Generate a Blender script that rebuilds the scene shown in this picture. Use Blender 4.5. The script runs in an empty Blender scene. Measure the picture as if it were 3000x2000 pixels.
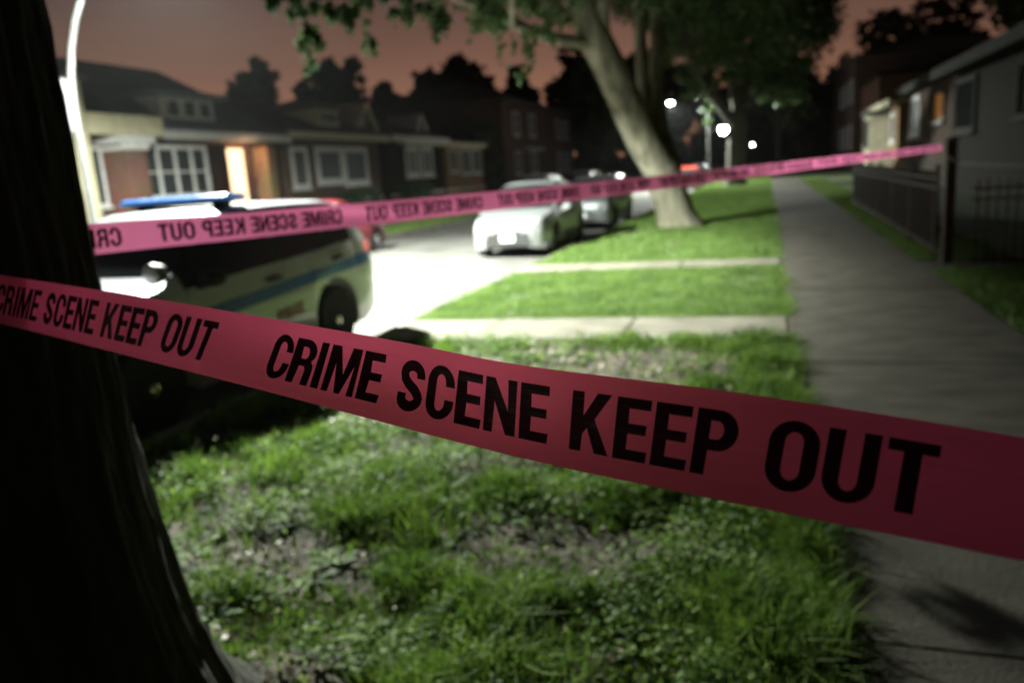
import bpy, math, random
import numpy as np
from mathutils import Vector, Matrix
from mathutils.geometry import delaunay_2d_cdt

random.seed(7)
rng = np.random.default_rng(11)
PI = math.pi
sc = bpy.context.scene
COL = sc.collection

# ------------------------------------------------------------------ camera
CAM_H = 1.70
def camera_axes(f=2300.0, vp=(2250, 460), slope=0.07):
    Y = Vector((vp[0] - 1500, 1000 - vp[1], -f)).normalized()
    Z = Vector((1, slope, 0)).cross(Y).normalized()
    if Z.y < 0: Z = -Z
    X = Y.cross(Z)
    return Matrix((X, Y, Z))
RC = camera_axes()
cam_data = bpy.data.cameras.new("camera"); cam = bpy.data.objects.new("camera", cam_data)
COL.objects.link(cam); sc.camera = cam
cam.matrix_world = Matrix.Translation((0, 0, CAM_H)) @ RC.to_4x4()
cam_data.sensor_width = 36.0; cam_data.lens = 27.6
cam_data.clip_start = 0.05; cam_data.clip_end = 3000
cam_data.dof.use_dof = True
cam_data.dof.focus_distance = 0.72
cam_data.dof.aperture_fstop = 4.1
cam_data.dof.aperture_blades = 0

# ------------------------------------------------------------------ sky glow and exposure
W = bpy.data.worlds.new("World"); sc.world = W; W.use_nodes = True
nt = W.node_tree; nt.nodes.clear()
wo = nt.nodes.new("ShaderNodeOutputWorld"); bg = nt.nodes.new("ShaderNodeBackground")
tc = nt.nodes.new("ShaderNodeTexCoord"); sep = nt.nodes.new("ShaderNodeSeparateXYZ")
ramp = nt.nodes.new("ShaderNodeValToRGB")
nt.links.new(tc.outputs["Generated"], sep.inputs[0])
nt.links.new(sep.outputs["Z"], ramp.inputs[0])
er = ramp.color_ramp
er.elements[0].position = 0.0; er.elements[0].color = (0.350, 0.156, 0.084, 1)
er.elements[1].position = 1.0; er.elements[1].color = (0.022, 0.017, 0.020, 1)
for p, c in ((0.07, (0.280, 0.132, 0.083)), (0.14, (0.180, 0.092, 0.064)), (0.22, (0.092, 0.056, 0.048)), (0.34, (0.050, 0.036, 0.036)), (0.55, (0.030, 0.023, 0.025))):
    e = er.elements.new(p); e.color = (*c, 1)
mixw = nt.nodes.new("ShaderNodeMixRGB"); mixw.blend_type = 'ADD'; mixw.inputs[0].default_value = 1.0
skyt = nt.nodes.new("ShaderNodeTexSky"); skyt.sky_type = 'NISHITA'; skyt.sun_disc = False
skyt.sun_elevation = math.radians(-12); skyt.sun_rotation = math.radians(200)
skm = nt.nodes.new("ShaderNodeMixRGB"); skm.blend_type = 'MULTIPLY'; skm.inputs[0].default_value = 1.0
skm.inputs[2].default_value = (0.05, 0.05, 0.05, 1)
nt.links.new(skyt.outputs[0], skm.inputs[1])
nt.links.new(ramp.outputs[0], mixw.inputs[1]); nt.links.new(skm.outputs[0], mixw.inputs[2])
vd = nt.nodes.new("ShaderNodeVectorMath"); vd.operation = 'DOT_PRODUCT'; vd.inputs[1].default_value = (-0.37, 0.93, 0.0)
nt.links.new(tc.outputs["Generated"], vd.inputs[0])
def wmath(op, a, b):
    n = nt.nodes.new("ShaderNodeMath"); n.operation = op
    for i, v in enumerate((a, b)):
        if isinstance(v, (int, float)): n.inputs[i].default_value = v
        else: nt.links.new(v, n.inputs[i])
    return n.outputs[0]
glow = wmath('ADD', wmath('MULTIPLY', wmath('POWER', wmath('ADD', wmath('MULTIPLY', vd.outputs["Value"], 0.5), 0.5), 5.0), 0.86), 0.16)
cn = nt.nodes.new("ShaderNodeTexNoise"); cn.inputs["Scale"].default_value = 2.6; cn.inputs["Detail"].default_value = 5
cm = nt.nodes.new("ShaderNodeMapping"); cm.inputs["Scale"].default_value = (1, 1, 3.5)
nt.links.new(tc.outputs["Generated"], cm.inputs[0]); nt.links.new(cm.outputs[0], cn.inputs["Vector"])
glow = wmath('MULTIPLY', glow, wmath('ADD', wmath('MULTIPLY', cn.outputs["Fac"], 0.5), 0.68))
gm = nt.nodes.new("ShaderNodeVectorMath"); gm.operation = 'SCALE'
nt.links.new(mixw.outputs[0], gm.inputs[0]); nt.links.new(glow, gm.inputs["Scale"])
nt.links.new(gm.outputs[0], bg.inputs[0]); nt.links.new(bg.outputs[0], wo.inputs[0])
bg.inputs[1].default_value = 1.0
sc.view_settings.view_transform = 'Standard'; sc.view_settings.look = 'None'
sc.view_settings.exposure = 0.22; sc.view_settings.gamma = 1.0
sc.cycles.use_denoising = True
sc.cycles.max_bounces = 5; sc.cycles.diffuse_bounces = 2; sc.cycles.glossy_bounces = 3
sc.cycles.transmission_bounces = 3; sc.cycles.transparent_max_bounces = 6
sc.cycles.sample_clamp_indirect = 4.0; sc.cycles.sample_clamp_direct = 0.0

# ------------------------------------------------------------------ helpers
ORIGIN = {}
def link(o, parent=None):
    COL.objects.link(o)
    if parent is not None: o.parent = parent
    return o
def tag(o, label=None, cat=None, group=None, kind=None):
    if label: o["label"] = label
    if cat: o["category"] = cat
    if group: o["group"] = group
    if kind: o["kind"] = kind
    return o
def thing(name, label, cat, loc=(0, 0, 0), rz=0.0, group=None, local=False):
    o = bpy.data.objects.new(name, None); COL.objects.link(o)
    o.empty_display_size = 0.2
    o.location = loc; o.rotation_euler = (0, 0, rz)
    ORIGIN[o.name] = Vector((0, 0, 0)) if local else Vector(loc)
    return tag(o, label, cat, group)
def copy_tree(o, parent=None):
    c = o.copy(); COL.objects.link(c); c.parent = parent
    for ch in list(o.children): copy_tree(ch, c)
    return c

class MB:
    def __init__(s): s.v = []; s.f = []; s.m = []
    def quad(s, pts, m=0):
        b = len(s.v); s.v += [tuple(p) for p in pts]; s.f.append(tuple(range(b, b + len(pts)))); s.m.append(m); return s
    def box(s, x0, x1, y0, y1, z0, z1, m=0):
        b = len(s.v)
        s.v += [(x0,y0,z0),(x1,y0,z0),(x1,y1,z0),(x0,y1,z0),(x0,y0,z1),(x1,y0,z1),(x1,y1,z1),(x0,y1,z1)]
        for q in ((0,3,2,1),(4,5,6,7),(0,1,5,4),(1,2,6,5),(2,3,7,6),(3,0,4,7)):
            s.f.append(tuple(b + i for i in q)); s.m.append(m)
        return s
    def prism(s, poly, axis, a, b_, m=0):
        """poly: list of 2D points in the plane normal to axis; extruded from a to b_"""
        def P(p, t):
            return {'x': (t, p[0], p[1]), 'y': (p[0], t, p[1]), 'z': (p[0], p[1], t)}[axis]
        n = len(poly); b = len(s.v)
        s.v += [P(p, a) for p in poly] + [P(p, b_) for p in poly]
        s.f.append(tuple(b + i for i in reversed(range(n)))); s.m.append(m)
        s.f.append(tuple(b + n + i for i in range(n))); s.m.append(m)
        for i in range(n):
            j = (i + 1) % n
            s.f.append((b + i, b + j, b + n + j, b + n + i)); s.m.append(m)
        return s
    def tube(s, pts, rad, n=10, cap=True, m=0, wob=0.0, seed=0):
        r0 = random.Random(seed)
        pts = [Vector(p) for p in pts]; b = len(s.v); N = len(pts)
        up = Vector((0.13, 0.31, 0.94))
        t0 = (pts[1] - pts[0]).normalized(); u = t0.orthogonal().normalized()
        for i, p in enumerate(pts):
            t = (pts[min(i + 1, N - 1)] - pts[max(i - 1, 0)]).normalized()
            u = (u - t * u.dot(t)).normalized(); w = t.cross(u)
            r = rad[i] if hasattr(rad, '__len__') else rad
            for k in range(n):
                a = 2 * PI * k / n
                rr = r * (1 + wob * (r0.random() - 0.5))
                s.v.append(tuple(p + u * (math.cos(a) * rr) + w * (math.sin(a) * rr)))
        for i in range(N - 1):
            for k in range(n):
                k2 = (k + 1) % n
                s.f.append((b + i*n + k, b + i*n + k2, b + (i+1)*n + k2, b + (i+1)*n + k)); s.m.append(m)
        if cap:
            s.f.append(tuple(b + k for k in reversed(range(n)))); s.m.append(m)
            s.f.append(tuple(b + (N-1)*n + k for k in range(n))); s.m.append(m)
        return s
    def lathe(s, prof, c, axis='y', n=28, m=0):
        """prof: list of (r, t) along axis"""
        b = len(s.v); N = len(prof)
        for r, t in prof:
            for k in range(n):
                a = 2*PI*k/n; x, z = r*math.cos(a), r*math.sin(a)
                if axis == 'y': s.v.append((c[0]+x, c[1]+t, c[2]+z))
                elif axis == 'x': s.v.append((c[0]+t, c[1]+x, c[2]+z))
                else: s.v.append((c[0]+x, c[1]+z, c[2]+t))
        for i in range(N-1):
            for k in range(n):
                k2 = (k+1) % n
                s.f.append((b+i*n+k, b+i*n+k2, b+(i+1)*n+k2, b+(i+1)*n+k)); s.m.append(m)
        s.f.append(tuple(b+k for k in reversed(range(n)))); s.m.append(m)
        s.f.append(tuple(b+(N-1)*n+k for k in range(n))); s.m.append(m)
        return s
    def build(s, name, mats, parent=None, smooth=False, bevel=0.0, origin=None):
        off = origin if origin is not None else (ORIGIN.get(parent.name, Vector((0,0,0))) if parent else Vector((0,0,0)))
        me = bpy.data.meshes.new(name)
        me.from_pydata([(x-off[0], y-off[1], z-off[2]) for x, y, z in s.v], [], s.f)
        if not isinstance(mats, (list, tuple)): mats = [mats]
        for mt in mats: me.materials.append(mt)
        if len(mats) > 1: me.polygons.foreach_set("material_index", s.m)
        me.update(); me.validate()
        o = bpy.data.objects.new(name, me); link(o, parent)
        ORIGIN[o.name] = Vector(off)
        if smooth:
            me.polygons.foreach_set("use_smooth", [True]*len(me.polygons))
            me.set_sharp_from_angle(angle=math.radians(40))
        if bevel > 0:
            bv = o.modifiers.new("bevel", 'BEVEL'); bv.width = bevel; bv.segments = 2; bv.limit_method = 'ANGLE'
            bv.angle_limit = math.radians(40)
        return o

def np_mesh(name, V, F, mats, parent=None, mi=None, smooth=False, offset=(0, 0, 0)):
    """V (n,3), F (m,k) all faces with the same corner count k"""
    V = np.asarray(V, np.float32) - np.asarray(offset, np.float32); F = np.asarray(F, np.int32); k = F.shape[1]
    me = bpy.data.meshes.new(name)
    me.vertices.add(len(V)); me.vertices.foreach_set("co", V.ravel())
    me.loops.add(F.size); me.loops.foreach_set("vertex_index", F.ravel())
    me.polygons.add(len(F)); me.polygons.foreach_set("loop_start", np.arange(0, F.size, k, dtype=np.int32))
    for mt in (mats if isinstance(mats, (list, tuple)) else [mats]): me.materials.append(mt)
    if mi is not None: me.polygons.foreach_set("material_index", np.asarray(mi, np.int32))
    if smooth: me.polygons.foreach_set("use_smooth", np.ones(len(F), bool))
    me.update(calc_edges=True)
    o = bpy.data.objects.new(name, me); link(o, parent)
    return o

# ------------------------------------------------------------------ materials
def new_mat(name):
    m = bpy.data.materials.new(name); m.use_nodes = True
    n = m.node_tree; b = n.nodes["Principled BSDF"]
    return m, n, b
def surf(name, c1, c2=None, scale=4.0, rough=0.7, bump=0.0, bscale=None, metal=0.0, coat=0.0, spec=0.5, contrast=(0.35, 0.65), stretch=(1,1,1), detail=6, emit=None, estr=0.0, rvar=0.0):
    m, n, b = new_mat(name)
    b.inputs["Roughness"].default_value = rough; b.inputs["Metallic"].default_value = metal
    b.inputs["Coat Weight"].default_value = coat; b.inputs["Coat Roughness"].default_value = 0.04
    b.inputs["Specular IOR Level"].default_value = spec
    c2 = c2 or c1
    t = n.nodes.new("ShaderNodeTexCoord"); mp = n.nodes.new("ShaderNodeMapping")
    mp.inputs["Scale"].default_value = stretch
    n.links.new(t.outputs["Object"], mp.inputs[0])
    no = n.nodes.new("ShaderNodeTexNoise"); no.inputs["Scale"].default_value = scale; no.inputs["Detail"].default_value = detail
    n.links.new(mp.outputs[0], no.inputs["Vector"])
    r = n.nodes.new("ShaderNodeValToRGB")
    r.color_ramp.elements[0].position = contrast[0]; r.color_ramp.elements[0].color = (*c1, 1)
    r.color_ramp.elements[1].position = contrast[1]; r.color_ramp.elements[1].color = (*c2, 1)
    n.links.new(no.outputs["Fac"], r.inputs[0]); n.links.new(r.outputs[0], b.inputs["Base Color"])
    if bump > 0:
        nb = n.nodes.new("ShaderNodeTexNoise"); nb.inputs["Scale"].default_value = bscale or scale*6; nb.inputs["Detail"].default_value = 8
        n.links.new(mp.outputs[0], nb.inputs["Vector"])
        bp = n.nodes.new("ShaderNodeBump"); bp.inputs["Strength"].default_value = bump; bp.inputs["Distance"].default_value = 0.02
        n.links.new(nb.outputs["Fac"], bp.inputs["Height"]); n.links.new(bp.outputs[0], b.inputs["Normal"])
    if emit:
        b.inputs["Emission Color"].default_value = (*emit, 1); b.inputs["Emission Strength"].default_value = estr
    return m
def emitter(name, col, s):
    m, n, b = new_mat(name); n.nodes.remove(b)
    e = n.nodes.new("ShaderNodeEmission"); e.inputs[0].default_value = (*col, 1); e.inputs[1].default_value = s
    n.links.new(e.outputs[0], n.nodes["Material Output"].inputs[0]); return m
def brick(name, c1, c2, mortar=(0.22, 0.2, 0.18), rough=0.85):
    m, n, b = new_mat(name); b.inputs["Roughness"].default_value = rough; b.inputs["Specular IOR Level"].default_value = 0.08
    t = n.nodes.new("ShaderNodeTexCoord"); s = n.nodes.new("ShaderNodeSeparateXYZ"); c = n.nodes.new("ShaderNodeCombineXYZ")
    ad = n.nodes.new("ShaderNodeMath"); ad.operation = 'ADD'
    n.links.new(t.outputs["Object"], s.inputs[0]); n.links.new(s.outputs[0], ad.inputs[0]); n.links.new(s.outputs[1], ad.inputs[1])
    n.links.new(ad.outputs[0], c.inputs[0]); n.links.new(s.outputs[2], c.inputs[1])
    k = n.nodes.new("ShaderNodeTexBrick"); k.inputs["Scale"].default_value = 1.0
    k.inputs["Brick Width"].default_value = 0.21; k.inputs["Row Height"].default_value = 0.075; k.inputs["Mortar Size"].default_value = 0.008
    k.inputs["Color1"].default_value = (*c1, 1); k.inputs["Color2"].default_value = (*c2, 1); k.inputs["Mortar"].default_value = (*mortar, 1)
    n.links.new(c.outputs[0], k.inputs["Vector"])
    no = n.nodes.new("ShaderNodeTexNoise"); no.inputs["Scale"].default_value = 1.3
    n.links.new(t.outputs["Object"], no.inputs["Vector"])
    mx = n.nodes.new("ShaderNodeMixRGB"); mx.blend_type = 'MULTIPLY'; mx.inputs[0].default_value = 0.6
    n.links.new(k.outputs["Color"], mx.inputs[1]); n.links.new(no.outputs["Color"], mx.inputs[2])
    n.links.new(mx.outputs[0], b.inputs["Base Color"]); return m
def leafy(name, c1, c2, scale=3.0, trans=0.45, rough=0.55):
    m, n, b = new_mat(name)
    b.inputs["Roughness"].default_value = rough; b.inputs["Specular IOR Level"].default_value = 0.35
    g = n.nodes.new("ShaderNodeNewGeometry")
    t = n.nodes.new("ShaderNodeTexCoord"); no = n.nodes.new("ShaderNodeTexNoise"); no.inputs["Scale"].default_value = scale; no.inputs["Detail"].default_value = 3
    n.links.new(t.outputs["Object"], no.inputs["Vector"])
    ad = n.nodes.new("ShaderNodeMath"); ad.operation = 'MULTIPLY_ADD'; ad.inputs[1].default_value = 0.55; 
    n.links.new(g.outputs["Random Per Island"], ad.inputs[0]); n.links.new(no.outputs["Fac"], ad.inputs[2])
    r = n.nodes.new("ShaderNodeValToRGB")
    r.color_ramp.elements[0].position = 0.45; r.color_ramp.elements[0].color = (*c1, 1)
    r.color_ramp.elements[1].position = 1.0; r.color_ramp.elements[1].color = (*c2, 1)
    n.links.new(ad.outputs[0], r.inputs[0]); n.links.new(r.outputs[0], b.inputs["Base Color"])
    tr = n.nodes.new("ShaderNodeBsdfTranslucent"); n.links.new(r.outputs[0], tr.inputs[0])
    mx = n.nodes.new("ShaderNodeMixShader"); mx.inputs[0].default_value = trans
    n.links.new(b.outputs[0], mx.inputs[1]); n.links.new(tr.outputs[0], mx.inputs[2])
    n.links.new(mx.outputs[0], n.nodes["Material Output"].inputs[0]); return m

M = {}
M['shaded_concrete'] = surf('shaded_walk_concrete', (0.036, 0.030, 0.022), (0.095, 0.082, 0.062), 2.3, 0.88, 0.6, 55, stretch=(1, 1.6, 1), contrast=(0.3, 0.72), detail=10)  # browner walk concrete, darkened further to stand in for shade
M['asphalt'] = surf('asphalt', (0.06, 0.058, 0.054), (0.14, 0.136, 0.126), 0.9, 0.9, 0.5, 90, contrast=(0.3, 0.7), detail=10)
M['concrete'] = surf('walk_concrete', (0.10, 0.088, 0.066), (0.205, 0.185, 0.145), 1.9, 0.85, 0.5, 60, stretch=(1, 1.8, 1), contrast=(0.3, 0.72), detail=9)
M['kerb'] = surf('kerb_concrete', (0.12, 0.11, 0.09), (0.24, 0.225, 0.19), 3, 0.85, 0.4, 40)
M['soil'] = surf('soil', (0.022, 0.017, 0.011), (0.13, 0.105, 0.078), 5.5, 0.95, 0.9, 45, contrast=(0.36, 0.68))
M['turf'] = surf('turf', (0.030, 0.062, 0.014), (0.11, 0.125, 0.055), 1.9, 0.9, 0.8, 70)
M['grass'] = leafy('grass_blade', (0.026, 0.075, 0.008), (0.19, 0.30, 0.045), 2.6, 0.4, rough=0.7)
M['grass2'] = leafy('lawn_blade', (0.055, 0.11, 0.02), (0.19, 0.29, 0.07), 1.6, 0.4)
M['weed'] = leafy('weed_leaf', (0.04, 0.11, 0.012), (0.22, 0.33, 0.07), 4.0, 0.45, rough=0.7)
M['litter'] = leafy('dry_leaf', (0.10, 0.06, 0.03), (0.42, 0.34, 0.24), 8.0, 0.15)
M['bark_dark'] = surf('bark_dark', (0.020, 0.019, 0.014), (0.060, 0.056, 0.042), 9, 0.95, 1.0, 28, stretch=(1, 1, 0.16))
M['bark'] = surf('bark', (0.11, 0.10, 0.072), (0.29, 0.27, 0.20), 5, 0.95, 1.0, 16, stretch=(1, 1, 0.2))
M['bark_far'] = surf('bark_far', (0.06, 0.05, 0.04), (0.11, 0.10, 0.08), 5, 0.95, 0.6, 20, stretch=(1, 1, 0.2))
M['leaf'] = leafy('maple_leaf', (0.045, 0.085, 0.03), (0.12, 0.19, 0.075), 0.8, 0.4)
M['leaf_far'] = leafy('dark_leaf', (0.05, 0.062, 0.024), (0.11, 0.125, 0.05), 0.5, 0.3)
M['pole'] = surf('galvanised_pole', (0.035, 0.036, 0.035), (0.05, 0.051, 0.05), 6, 0.7, 0.1, spec=0.2)
M['fixture'] = surf('lamp_casing', (0.25, 0.25, 0.25), (0.32, 0.32, 0.32), 5, 0.5)
M['shingle_blue'] = surf('slate_shingles', (0.13, 0.14, 0.17), (0.19, 0.20, 0.235), 9, 0.9, 0.6, 12, stretch=(1, 1, 6))
M['shingle_brown'] = surf('brown_shingles', (0.08, 0.062, 0.052), (0.13, 0.10, 0.088), 9, 0.9, 0.6, 12, stretch=(1, 1, 6))
M['cream'] = surf('cream_paint', (0.55, 0.49, 0.34), (0.66, 0.60, 0.44), 2, 0.6)
M['white_trim'] = surf('white_trim', (0.58, 0.56, 0.56), (0.72, 0.70, 0.70), 3, 0.5)
M['dark_curtain'] = surf('dim_curtain', (0.03, 0.032, 0.032), (0.055, 0.057, 0.057), 3, 1.0, spec=0.0)
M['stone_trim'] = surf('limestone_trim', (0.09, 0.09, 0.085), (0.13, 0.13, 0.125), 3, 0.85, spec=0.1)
M['dark_cream'] = surf('darker_cream_paint', (0.26, 0.23, 0.16), (0.36, 0.32, 0.23), 2, 0.8)  # cream in a darker tone
M['grey_trim'] = surf('shade_toned_trim', (0.055, 0.06, 0.055), (0.09, 0.095, 0.09), 3, 0.85, spec=0.1)  # trim colour darkened to stand in for shade on the right-hand houses
M['stone'] = surf('limestone', (0.48, 0.45, 0.42), (0.62, 0.58, 0.54), 5, 0.8, 0.3)
M['brick_brown'] = brick('brown_brick', (0.12, 0.065, 0.05), (0.17, 0.085, 0.06))
M['brick_red'] = brick('red_brick', (0.20, 0.08, 0.055), (0.26, 0.105, 0.07))
M['brick_tan'] = brick('tan_brick', (0.34, 0.20, 0.11), (0.42, 0.26, 0.15))
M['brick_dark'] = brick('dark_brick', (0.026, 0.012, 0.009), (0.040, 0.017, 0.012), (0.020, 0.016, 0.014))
M['pane'] = surf('window_glass', (0.02, 0.024, 0.026), (0.035, 0.04, 0.042), 1, 0.45, spec=0.25)
M['curtain'] = surf('curtained_pane', (0.09, 0.095, 0.095), (0.15, 0.155, 0.155), 3, 0.9, spec=0.1, stretch=(1, 6, 0.4))
M['door'] = surf('dark_door', (0.05, 0.035, 0.03), (0.08, 0.055, 0.045), 3, 0.5)
M['porch_glow'] = emitter('lit_porch', (1.0, 0.62, 0.34), 2.4)
M['amber_glow'] = emitter('amber_window', (1.0, 0.42, 0.12), 0.16)
M['white_glow'] = emitter('bright_patch', (1.0, 0.97, 1.0), 1.8)
M['led'] = emitter('street_lamp_lens', (0.93, 1.0, 0.97), 60)
M['led_far'] = emitter('distant_lamp_lens', (0.95, 1.0, 1.0), 160)
M['tyre'] = surf('tyre_rubber', (0.012, 0.012, 0.012), (0.02, 0.02, 0.02), 20, 0.85)
M['rim'] = surf('alloy_rim', (0.45, 0.45, 0.45), (0.55, 0.55, 0.55), 5, 0.3, metal=0.8)
M['steel_rim'] = surf('steel_rim', (0.03, 0.03, 0.03), (0.05, 0.05, 0.05), 5, 0.5, metal=0.4)
M['chrome'] = surf('chrome_cap', (0.6, 0.58, 0.45), (0.7, 0.68, 0.55), 5, 0.25, metal=0.9)
M['autoglass'] = surf('auto_glass', (0.008, 0.011, 0.012), (0.012, 0.016, 0.017), 2, 0.03, spec=0.9, coat=0.6)
M['black_plastic'] = surf('black_plastic', (0.018, 0.018, 0.018), (0.028, 0.028, 0.028), 9, 0.55)
M['paint_white'] = surf('white_car_paint', (0.50, 0.49, 0.55), (0.56, 0.55, 0.61), 2, 0.35, coat=0.8)
M['paint_silver'] = surf('silver_car_paint', (0.30, 0.31, 0.32), (0.34, 0.35, 0.36), 2, 0.35, metal=0.5, coat=0.8)
M['paint_grey'] = surf('grey_car_paint', (0.20, 0.215, 0.23), (0.24, 0.255, 0.27), 2, 0.35, metal=0.6, coat=0.8)
M['paint_red'] = surf('maroon_car_paint', (0.22, 0.02, 0.035), (0.26, 0.03, 0.045), 2, 0.35, metal=0.2, coat=0.8)
M['paint_bright_red'] = surf('red_car_paint', (0.5, 0.04, 0.02), (0.55, 0.06, 0.03), 2, 0.35, coat=0.8)
M['paint_dark'] = surf('dark_car_paint', (0.03, 0.032, 0.036), (0.04, 0.042, 0.046), 2, 0.35, coat=0.8)
M['blue_stripe'] = surf('blue_stripe', (0.012, 0.085, 0.34), (0.016, 0.10, 0.40), 2, 0.4)
M['red_letter'] = surf('red_lettering', (0.42, 0.03, 0.03), (0.46, 0.04, 0.04), 2, 0.5)
M['blue_lens'] = surf('blue_light_lens', (0.08, 0.26, 0.72), (0.16, 0.38, 0.82), 14, 0.15, coat=0.9, emit=(0.06, 0.28, 0.85), estr=0.30)
M['clear_lens'] = surf('clear_lens', (0.16, 0.165, 0.165), (0.34, 0.35, 0.34), 12, 0.08, spec=0.9, coat=1.0)
M['red_lens'] = surf('tail_lens', (0.5, 0.02, 0.02), (0.6, 0.03, 0.03), 9, 0.15, coat=0.9, emit=(1.0, 0.10, 0.08), estr=0.6)
M['plate'] = surf('licence_plate', (0.75, 0.77, 0.80), (0.8, 0.82, 0.85), 9, 0.4)
M['iron'] = surf('rusty_iron', (0.030, 0.012, 0.010), (0.060, 0.024, 0.019), 7, 0.75, 0.3)
M['hedge'] = leafy('hedge_leaf', (0.02, 0.05, 0.02), (0.05, 0.10, 0.04), 2.0, 0.3)

def tape_materials():
    def film(name, col, trans_col, tw, gl, fwd, bstr=0.16):
        m, n, b = new_mat(name); n.nodes.remove(b)
        d = n.nodes.new("ShaderNodeBsdfDiffuse"); t = n.nodes.new("ShaderNodeBsdfTranslucent")
        g = n.nodes.new("ShaderNodeBsdfGlossy"); g.inputs["Roughness"].default_value = 0.14
        tcn = n.nodes.new("ShaderNodeTexCoord"); no = n.nodes.new("ShaderNodeTexNoise"); no.inputs["Scale"].default_value = 9; no.inputs["Detail"].default_value = 5
        n.links.new(tcn.outputs["Object"], no.inputs["Vector"])
        uvn = n.nodes.new("ShaderNodeUVMap"); mpn = n.nodes.new("ShaderNodeMapping"); mpn.inputs["Scale"].default_value = (2.2, 13.0, 1.0)
        n.links.new(uvn.outputs[0], mpn.inputs[0])
        ns = n.nodes.new("ShaderNodeTexNoise"); ns.inputs["Scale"].default_value = 1.0; ns.inputs["Detail"].default_value = 4; ns.inputs["Roughness"].default_value = 0.5; ns.inputs["Distortion"].default_value = 0.6
        n.links.new(mpn.outputs[0], ns.inputs["Vector"])
        bpn = n.nodes.new("ShaderNodeBump"); bpn.inputs["Strength"].default_value = bstr; bpn.inputs["Distance"].default_value = 0.006
        n.links.new(ns.outputs["Fac"], bpn.inputs["Height"])
        for sh in (d, t, g): n.links.new(bpn.outputs[0], sh.inputs["Normal"])
        mixn = n.nodes.new("ShaderNodeMixRGB"); mixn.inputs[0].default_value = 0.45
        n.links.new(no.outputs["Fac"], mixn.inputs[1]); n.links.new(ns.outputs["Fac"], mixn.inputs[2]); no_out = mixn.outputs[0]
        def tint(c, k):
            r = n.nodes.new("ShaderNodeValToRGB")
            r.color_ramp.elements[0].position = 0.3; r.color_ramp.elements[0].color = (*[x*k for x in c], 1)
            r.color_ramp.elements[1].position = 0.7; r.color_ramp.elements[1].color = (*c, 1)
            n.links.new(no_out, r.inputs[0]); return r
        n.links.new(tint(col, 0.7).outputs[0], d.inputs[0]); n.links.new(tint(trans_col, 0.86).outputs[0], t.inputs[0])
        m1 = n.nodes.new("ShaderNodeMixShader"); m1.inputs[0].default_value = tw
        rf = n.nodes.new("ShaderNodeBsdfRefraction"); rf.inputs["Roughness"].default_value = 0.78; rf.inputs["IOR"].default_value = 1.3
        n.links.new(tint(trans_col, 0.86).outputs[0], rf.inputs[0])
        m0 = n.nodes.new("ShaderNodeMixShader"); m0.inputs[0].default_value = fwd
        n.links.new(t.outputs[0], m0.inputs[1]); n.links.new(rf.outputs[0], m0.inputs[2])
        n.links.new(d.outputs[0], m1.inputs[1]); n.links.new(m0.outputs[0], m1.inputs[2])
        m2 = n.nodes.new("ShaderNodeMixShader")
        fr = n.nodes.new("ShaderNodeFresnel"); fr.inputs[0].default_value = 1.5
        ml = n.nodes.new("ShaderNodeMath"); ml.operation = 'MULTIPLY'; ml.inputs[1].default_value = gl
        n.links.new(fr.outputs[0], ml.inputs[0]); n.links.new(ml.outputs[0], m2.inputs[0])
        n.links.new(m1.outputs[0], m2.inputs[1]); n.links.new(g.outputs[0], m2.inputs[2])
        n.links.new(m2.outputs[0], n.nodes["Material Output"].inputs[0]); return m
    M['film'] = film('salmon_tape_film', (0.85, 0.06, 0.11), (1.0, 0.125, 0.30), 0.92, 0.6, 0.66)
    M['film_glare'] = film('glare_tape_film', (0.80, 0.08, 0.20), (1.0, 0.25, 0.52), 0.88, 0.8, 0.6)  # same film, tinted paler pink to stand in for glare and overexposure
    M['ink'] = film('tape_black_ink', (0.010, 0.008, 0.009), (0.05, 0.004, 0.016), 0.35, 1.6, 0.2)
tape_materials()

# ------------------------------------------------------------------ ground, road, walks
ROAD_Z = -0.15; KX = -4.35; LKX = -12.2
def strip(name, cross, y0, y1, mat, kind='structure', ny=2):
    """sheet whose cross-section (x,z) runs along Y"""
    mb = MB(); ys = np.linspace(y0, y1, ny)
    n = len(cross)
    for y in ys: mb.v += [(x, y, z) for x, z in cross]
    for j in range(ny - 1):
        for i in range(n - 1):
            a = j*n + i; mb.f.append((a, a+1, a+n+1, a+n)); mb.m.append(0)
    o = mb.build(name, mat); tag(o, kind=kind); return o
strip('ground', [(-900, -0.012), (LKX-0.2, -0.012), (LKX-0.18, ROAD_Z-0.05), (KX+0.16, ROAD_Z-0.05), (KX+0.18, -0.012), (900, -0.012)], -60, 1500, M['turf'])
strip('road', [(LKX-0.1, ROAD_Z-0.01), (-10.6, ROAD_Z+0.03), (-8.3, ROAD_Z+0.045), (-6, ROAD_Z+0.03), (KX+0.1, ROAD_Z-0.01)], -58, 1400, M['asphalt'])
def kerb(name, xa, xb, y0, y1):
    mb = MB(); y = y0
    while y < y1:
        L = 3.0
        r = 0.02
        poly = [(xa, -0.20), (xb, -0.20), (xb, -0.02), (xb-r if xb > xa else xb+r, 0.0), (xa+r, 0.0), (xa, -0.02)]
        mb.prism(poly, 'y', y, y+L-0.012); y += L
    return tag(mb.build(name, M['kerb']), kind='structure')
kerb('kerb', KX, KX+0.16, -6, 120)
kerb('far_kerb', LKX-0.16, LKX, -6, 150)
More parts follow.
